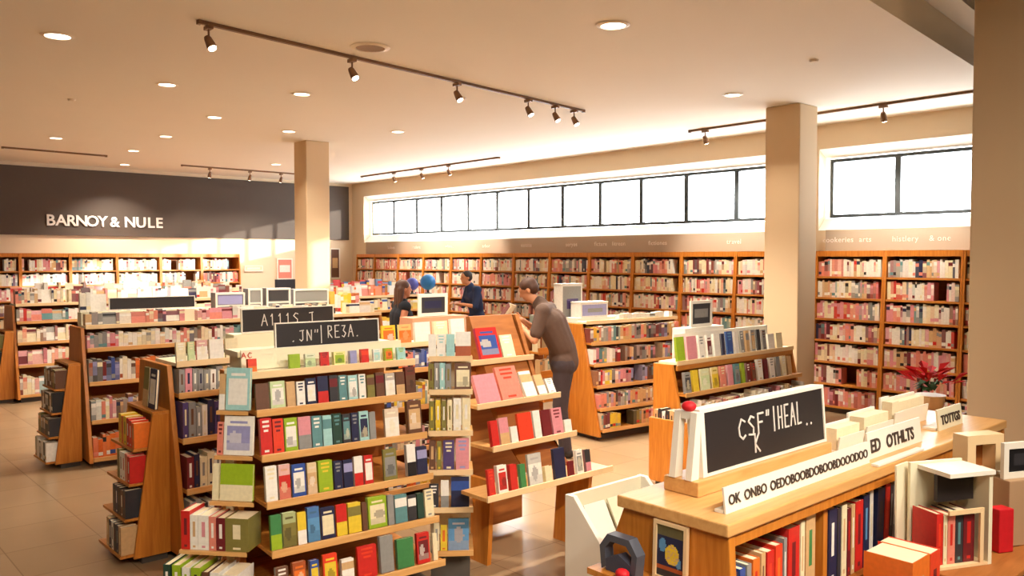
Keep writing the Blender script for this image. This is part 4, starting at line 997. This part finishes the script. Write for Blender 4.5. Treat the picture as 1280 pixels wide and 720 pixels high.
def spot(label, x, y, z, aim, power, group):
    r = empty('track_spotlight', label, 'spotlight', x, y, z, 0, group)
    mb = MB(); mb.box(-.02, .02, -.05, .05, -.03, 0); mb.build('adapter', LAMPM, r)
    d = Vector(aim).normalized()
    mb = MB(); mb.tube((0, 0, -.03), (0, 0, -.11), .008); mb.build('stem', LAMPM, r)
    p = Vector((0, 0, -.115)); M = Matrix.Translation(p) @ d.to_track_quat('Z', 'Y').to_matrix().to_4x4()
    mb = MB(); mb.lathe([(.024, -.035), (.030, -.015), (.037, .045), (.040, .07), (.033, .07)], M, 16); mb.build('lamp_head', LAMPM, r)
    mb = MB(); mb.lathe([(.032, .0705), (.029, .080), (.015, .085)], M, 16); mb.build('bulb', BULB, r)
    if power:
        ld = bpy.data.lights.new('spot_lamp', 'SPOT'); ld.energy = power; ld.color = (1.0, .90, .76); ld.spot_size = rad(75); ld.spot_blend = .6; ld.shadow_soft_size = .05
        lo = bpy.data.objects.new('lamp', ld); COL.objects.link(lo); lo.parent = r
        lo.matrix_local = Matrix.Translation(p + d*.14) @ d.to_track_quat('-Z', 'Y').to_matrix().to_4x4()
def track(label, a, b):
    a, b = Vector(a), Vector(b); d = b - a
    r = empty('lighting_track', label, 'lighting track', a.x, a.y, a.z, math.atan2(d.y, d.x))
    L = d.length
    mb = MB(); mb.box(0, L, -.018, .018, -.028, 0); mb.build('rail', TRACKM, r)
    mb = MB(); mb.box(-.03, -.001, -.022, .022, -.034, 0); mb.build('end_cap', TRACKM, r)
    mb = MB(); mb.box(L+.001, L+.03, -.022, .022, -.034, 0); mb.build('end_cap', TRACKM, r)
TZ = CZ-.001
ta, tb2 = (2.575, 6.47), (7.62, 7.15)
track('long bronze lighting track crossing the middle of the ceiling', (*ta, TZ), (*tb2, TZ))
TS = [.012, .29, .56, .79, .89, .965]
TL = ['bare bright track spotlight at the start of the long bronze track', 'dark downturned spotlight second along the long bronze track', 'bright spotlight at the middle of the long bronze track', 'fourth spotlight along the long bronze track, above the stepped display', 'fifth spotlight along the long bronze track', 'last spotlight at the far end of the long bronze track']
for f, lb in zip(TS, TL):
    spot(lb, ta[0]+(tb2[0]-ta[0])*f, ta[1]+(tb2[1]-ta[1])*f, TZ-.029, (.25, -.5, -1), 260, 'spotlights on the long bronze track')
track('lighting track along the windows between the square column and the near column', (9.95, 3.3, TZ), (9.98, 5.35, TZ))
spot('spotlight on the short window track beside the near column', 9.96, 4.45, TZ-.029, (.7, .1, -1), 300, 'spotlights along the windows')
track('lighting track along the windows beyond the square column', (9.98, 5.75, TZ), (10.0, 7.25, TZ))
spot('spotlight on the window track just beyond the square column', 10.0, 7.0, TZ-.029, (.7, .1, -1), 300, 'spotlights along the windows')
track('lighting track along the windows deep in the shop', (10.02, 11.5, TZ), (10.05, 16.2, TZ))
for n, y in enumerate((13.0, 13.9, 14.9)): spot(['nearest of three spotlights on the deep window track', 'middle one of three spotlights on the deep window track', 'farthest of three spotlights on the deep window track'][n], 10.03, y, TZ-.029, (.7, .1, -1), 300, 'spotlights along the windows')
track('lighting track in front of the dark back wall', (6.2, 16.6, TZ), (9.0, 16.65, TZ))
for n, x in enumerate((6.75, 7.6, 8.3)): spot(['spotlight on the back wall track farthest from the pillar', 'spotlight at the middle of the back wall track', 'spotlight on the back wall track closest to the pillar'][n], x, 16.62, TZ-.029, (.1, .7, -1), 90, 'spotlights before the back wall')
track('added unseen track for fill spotlights in the raised ceiling behind the photographer', (-1.2, -1.2, 4.619), (4.6, -1.2, 4.619))  # unseen track, added to carry the fill spotlights below
for n, gx in enumerate((-.7, .5, 1.7, 2.9, 4.1)):
    spot('added unseen fill spotlight in the raised ceiling behind the photographer', gx, -1.2, 4.59, (.22 - .07*n, .78, -.55), 270, 'added fill spotlights behind the photographer')  # added fill light aimed forward at the front displays
track('lighting track over the dark end of the back wall', (3.0, 15.9, TZ), (4.6, 16.0, TZ))

# ================================================================== PEOPLE
def remesh(mb, name, mat, parent, voxel):
    me = mb.mesh('tmp', [mat]); o = bpy.data.objects.new('tmp', me); COL.objects.link(o)
    m = o.modifiers.new('r', 'REMESH'); m.mode = 'VOXEL'; m.voxel_size = voxel; m.use_smooth_shade = True
    s = o.modifiers.new('s', 'SMOOTH'); s.factor = .5; s.iterations = 3
    bpy.context.view_layer.update()
    out = bpy.data.meshes.new_from_object(o.evaluated_get(bpy.context.evaluated_depsgraph_get()))
    bpy.data.objects.remove(o); bpy.data.meshes.remove(me)
    out.name = name; out.materials.clear(); out.materials.append(mat)
    q = bpy.data.objects.new(name, out); COL.objects.link(q); q.parent = parent
    return q

def hand(mb, wrist, d, palm_n, curl=.5, side=1):
    """palm, four fingers of different lengths and a thumb from the palm's side"""
    d = Vector(d).normalized(); n = Vector(palm_n).normalized(); s = d.cross(n).normalized()*side; n = s.cross(d).normalized()*side
    w = Vector(wrist)
    for k in (-1, -.35, .35, 1): mb.capsule(w + s*.012*k, w + d*.085 + s*.027*k, .013, .012, 8)
    for k, L in ((-1, .062), (-.35, .075), (.35, .08), (1, .07)):
        a = w + d*.085 + s*.028*k; b = a + (d*math.cos(curl*.5) + n*math.sin(curl*.5))*L*.5; e = b + (d*math.cos(curl*1.4) + n*math.sin(curl*1.4))*L*.5
        mb.capsule(a, b, .0092, .0086, 8); mb.capsule(b, e, .0086, .0074, 8)
    a = w + d*.03 - s*(-.03); b = a + (d*.7 + s*.6 + n*.3).normalized()*.04; e = b + (d*.9 + n*.5).normalized()*.03
    mb.capsule(a, b, .0115, .0098, 8); mb.capsule(b, e, .0098, .008, 8)

def head(mb, c, fwd, r=1.0, tilt=0.0):
    """skull, jaw, nose, ears and brow; local +x faces forward"""
    M = Matrix.Translation(Vector(c)) @ Matrix.Rotation(math.atan2(fwd[1], fwd[0]), 4, 'Z') @ Matrix.Rotation(tilt, 4, 'Y')
    mb.ball((-.008, 0, .03), .098, .077, .092, M); mb.ball((.025, 0, -.04), .066, .058, .07, M); mb.ball((.05, 0, -.085), .03, .034, .025, M)
    mb.capsule(M @ Vector((.088, 0, .02)), M @ Vector((.104, 0, -.016)), .009, .014, 8)
    mb.ball((.082, 0, -.05), .014, .026, .008, M); mb.ball((.08, 0, .036), .014, .045, .009, M)
    for s in (1, -1):
        mb.ball((-.012, s*.078, -.005), .02, .009, .032, M); mb.ball((.075, s*.03, .012), .013, .013, .009, M)
    return M

def person(label, x, y, fx, J,  skin, top, bottom, hair, shoe, sleeve, top_name, hair_long=False, group=None, voxel=.009, headtilt=0.0, hand_dirs=None, face=None, bulk=1.0):
    """J: joints in (forward, side, up). fx: world heading of 'forward'."""
    r = empty('person', label, 'person', x, y, 0, fx, group)
    V = {k: Vector(v) for k, v in J.items()}; B = bulk
    body = MB()
    # trunk
    def trunk(mb, g):
        mb.capsule(V['pelvis'] + Vector((0, -.075, 0)), V['pelvis'] + Vector((0, .075, 0)), .105+g, .105+g)
        mb.capsule(V['pelvis'], V['waist'], .125*B+g, .115*B+g); mb.capsule(V['waist'], V['chest'], .115*B+g, .13*B+g)
        sh = (V['shL'] - V['shR']).normalized()
        mb.capsule(V['waist'] - sh*.05*B, V['chest'] - sh*.08*B, .10*B+g, .115*B+g); mb.capsule(V['waist'] + sh*.05*B, V['chest'] + sh*.08*B, .10*B+g, .115*B+g)
        mb.capsule(V['chest'] - sh*.08*B, V['chest'] + sh*.08*B, .115*B+g, .115*B+g); mb.capsule(V['chest'], V['neck'], .11*B+g, .062+g)
        mb.capsule(V['shL'], V['shR'], .06*B+g, .06*B+g)
    trunk(body, 0)
    body.capsule(V['neck'], V['head'] + Vector((-.01, 0, -.06)), .056, .05)
    hv = Vector(face) if face else Vector((1, 0, 0))
    HM = head(body, V['head'], hv, 1, headtilt)
    for s in 'LR':
        body.capsule(V['hip'+s], V['kn'+s], .085, .058); body.capsule(V['kn'+s], V['an'+s], .056, .038)
        body.capsule(V['an'+s] + Vector((-.03, 0, -.04)), V['an'+s] + Vector((.15, 0, -.045)), .036, .03)
        body.capsule(V['sh'+s], V['el'+s], .050, .040); body.capsule(V['el'+s], V['wr'+s], .040, .027)
        hd_ = (hand_dirs or {}).get(s, (tuple(V['wr'+s]-V['el'+s]), (0, 0, -1)))
        hand(body, V['wr'+s], hd_[0], hd_[1], .6, 1 if s == 'L' else -1)
    remesh(body, 'body', skin, r, voxel)
    t = MB(); trunk(t, .016)
    for s in 'LR':
        if sleeve: t.capsule(V['sh'+s], V['sh'+s].lerp(V['el'+s], sleeve), .070*B, .060*B)
    tp = remesh(t, top_name, top, r, .012)
    lg = MB()
    lg.capsule(V['pelvis'] + Vector((0, -.075, -.03)), V['pelvis'] + Vector((0, .075, -.03)), .132, .132)
    for s in 'LR':
        lg.capsule(V['hip'+s], V['kn'+s], .104, .078); lg.capsule(V['kn'+s], V['an'+s] + Vector((0, 0, .02)), .076, .062)
    remesh(lg, 'trousers', bottom, r, .012)
    for s in 'LR':
        sb = MB(); sb.capsule(V['an'+s] + Vector((-.035, 0, -.035)), V['an'+s] + Vector((.15, 0, -.042)), .048, .038); sb.capsule(V['an'+s], V['an'+s] + Vector((-.02, 0, -.03)), .05, .05)
        remesh(sb, 'shoe', shoe, r, .01)
    hb = MB(); hb.ball((-.022, 0, .048), .100, .088, .086, HM); hb.ball((-.05, 0, .01), .072, .084, .075, HM)
    if hair_long:
        for a in (-.055, 0, .055): hb.capsule(HM @ Vector((-.065, a, .0)), HM @ Vector((-.085, a*1.25, -.24)), .05, .035)
    remesh(hb, 'hair', hair, r, .01)
    return r

back_l = math.atan2(.669, -.743)     # heading that points to the picture's left
back_r = math.atan2(-.669, .743)
man = dict(pelvis=(-.04,0,.98), waist=(-.02,0,1.14), chest=(.09,0,1.38), neck=(.22,0,1.585), head=(.335,0,1.715), shL=(.15,-.20,1.51), shR=(.15,.20,1.51),
           elL=(.22,-.27,1.22), elR=(.22,.27,1.22), wrL=(.43,-.13,1.40), wrR=(.43,.13,1.40), hipL=(-.04,-.09,.95), hipR=(-.04,.09,.95), knL=(.02,-.10,.5), knR=(-.02,.10,.5), anL=(-.03,-.10,.085), anR=(-.08,.11,.085))
mx, my = 6.12, 6.05
mh = back_l - .22
person('man in a brown shirt and dark trousers bending his head over an open book', mx, my, mh, man, SKIN, SHIRT, TROUS, HAIRB, SHOE, .75, 'shirt', headtilt=.5, face=(1, .0, 0), bulk=1.12,
       hand_dirs={'L': ((1, .15, .25), (0, 1, .3)), 'R': ((1, -.15, .25), (0, -1, .3))})
ob = empty('open_book', 'open pale book held up in the hands of the man in brown', 'book', *(frame(mx, my, 0, mh) @ Vector((.61, 0, 1.50))), mh)
def page_half(sgn):
    # spine along local y = 0, leaves opening towards the reader (-x) like a shallow V
    T = Matrix.Rotation(-.6, 4, 'Y') @ Matrix.Rotation(rad(22)*sgn, 4, 'Z')
    y0, y1 = (0.002, .15) if sgn > 0 else (-.15, -.002)
    mb = MB(); mb.box(-.016, -.002, y0, y1, -.105, .105); mb.build('pages', PAGES, ob, T)
    mb = MB(); mb.box(-.0018, .003, y0, y1 + .004*sgn if sgn > 0 else y1, -.11, .11); mb.build('cover', BOOKRED, ob, T)
BOOKRED = plain('dark_red_cloth', (96, 42, 36), .6)
page_half(1); page_half(-1)

woman = dict(pelvis=(0,0,.97), waist=(.0,0,1.10), chest=(.02,0,1.29), neck=(.03,0,1.47), head=(.06,0,1.64), shL=(.02,-.165,1.42), shR=(.02,.165,1.42),
             elL=(-.06,-.22,1.16), elR=(.14,.21,1.2), wrL=(.10,-.2,.98), wrR=(.34,.16,1.14), hipL=(0,-.08,.93), hipR=(0,.08,.93), knL=(.05,-.09,.5), knR=(.0,.09,.5), anL=(.02,-.09,.085), anR=(-.03,.1,.085))
person('woman with long brown hair in a black sleeveless top reaching to a shelf', 6.22, 9.12, back_r + .5, woman, SKIN2, TANK, TANK, HAIRB, SHOE, 0, 'tank_top', hair_long=True)
third = dict(pelvis=(0,0,1.0), waist=(.02,0,1.15), chest=(.08,0,1.36), neck=(.14,0,1.55), head=(.22,0,1.70), shL=(.08,-.19,1.49), shR=(.08,.19,1.49),
             elL=(.16,-.25,1.2), elR=(.16,.25,1.2), wrL=(.36,-.15,1.24), wrR=(.36,.15,1.24), hipL=(0,-.09,.95), hipR=(0,.09,.95), knL=(.02,-.1,.5), knR=(-.02,.1,.5), anL=(0,-.1,.085), anR=(-.04,.1,.085))
person('person in a navy coat browsing the window wall bookcases', 9.55, 11.55, back_l + .5, third, SKIN, NAVYC, TROUS, HAIRD, SHOE, 1.0, 'coat', voxel=.011)

# the rest of the shop's books
so = stuff.build('shelved_books', PRINT)
tag(so, 'rows of small books filling the wall bookcases and the farther free-standing cases', 'books', kind='stuff')
print('BOOKS', N_BOOK[0], 'STUFF FACES', len(stuff.f))

# ================================================================== LIGHT AND CAMERA
w = bpy.data.worlds.new('daylight'); S.world = w; w.use_nodes = True
bgn = w.node_tree.nodes['Background']; bgn.inputs['Color'].default_value = (.93, .97, 1.0, 1); bgn.inputs['Strength'].default_value = 14.0
sd = bpy.data.lights.new('low_sun', 'SUN'); sd.energy = 6.0; sd.color = (1, .93, .80); sd.angle = rad(.8)
so_ = bpy.data.objects.new('low_sun', sd); COL.objects.link(so_)
so_.matrix_world = Vector((-.56, .81, -.128)).to_track_quat('-Z', 'Y').to_matrix().to_4x4()
for (a, b, n) in WIN:
    pd = bpy.data.lights.new('window_portal', 'AREA'); pd.shape = 'RECTANGLE'; pd.size = b-a; pd.size_y = Z1-Z0; pd.cycles.is_portal = True
    po = bpy.data.objects.new('window_portal', pd); COL.objects.link(po)
    po.matrix_world = Matrix.Translation((XR+.40, (a+b)/2, (Z0+Z1)/2)) @ Matrix.Rotation(PI/2, 4, 'Z') @ Matrix.Rotation(PI/2, 4, 'X') @ Matrix.Rotation(PI, 4, 'Y')
    po.matrix_world = Matrix(((0, 0, 1, XR+.40), (1, 0, 0, (a+b)/2), (0, 1, 0, (Z0+Z1)/2), (0, 0, 0, 1)))

cd = bpy.data.cameras.new('camera'); cam = bpy.data.objects.new('camera', cd); COL.objects.link(cam)
cd.sensor_width = 36; cd.lens = 36*1039/1280; cd.clip_end = 100
cam.location = (0, 0, 2.05); cam.rotation_euler = (PI/2 - rad(2.04), 0, rad(-42))
S.camera = cam
S.view_settings.view_transform = 'Standard'; S.view_settings.look = 'None'; S.view_settings.gamma = 1; S.view_settings.exposure = 0.30
S.view_settings.use_curve_mapping = False
try:
    S.cycles.use_denoising = True; S.cycles.max_bounces = 8; S.cycles.sample_clamp_indirect = 6.0
except Exception: pass
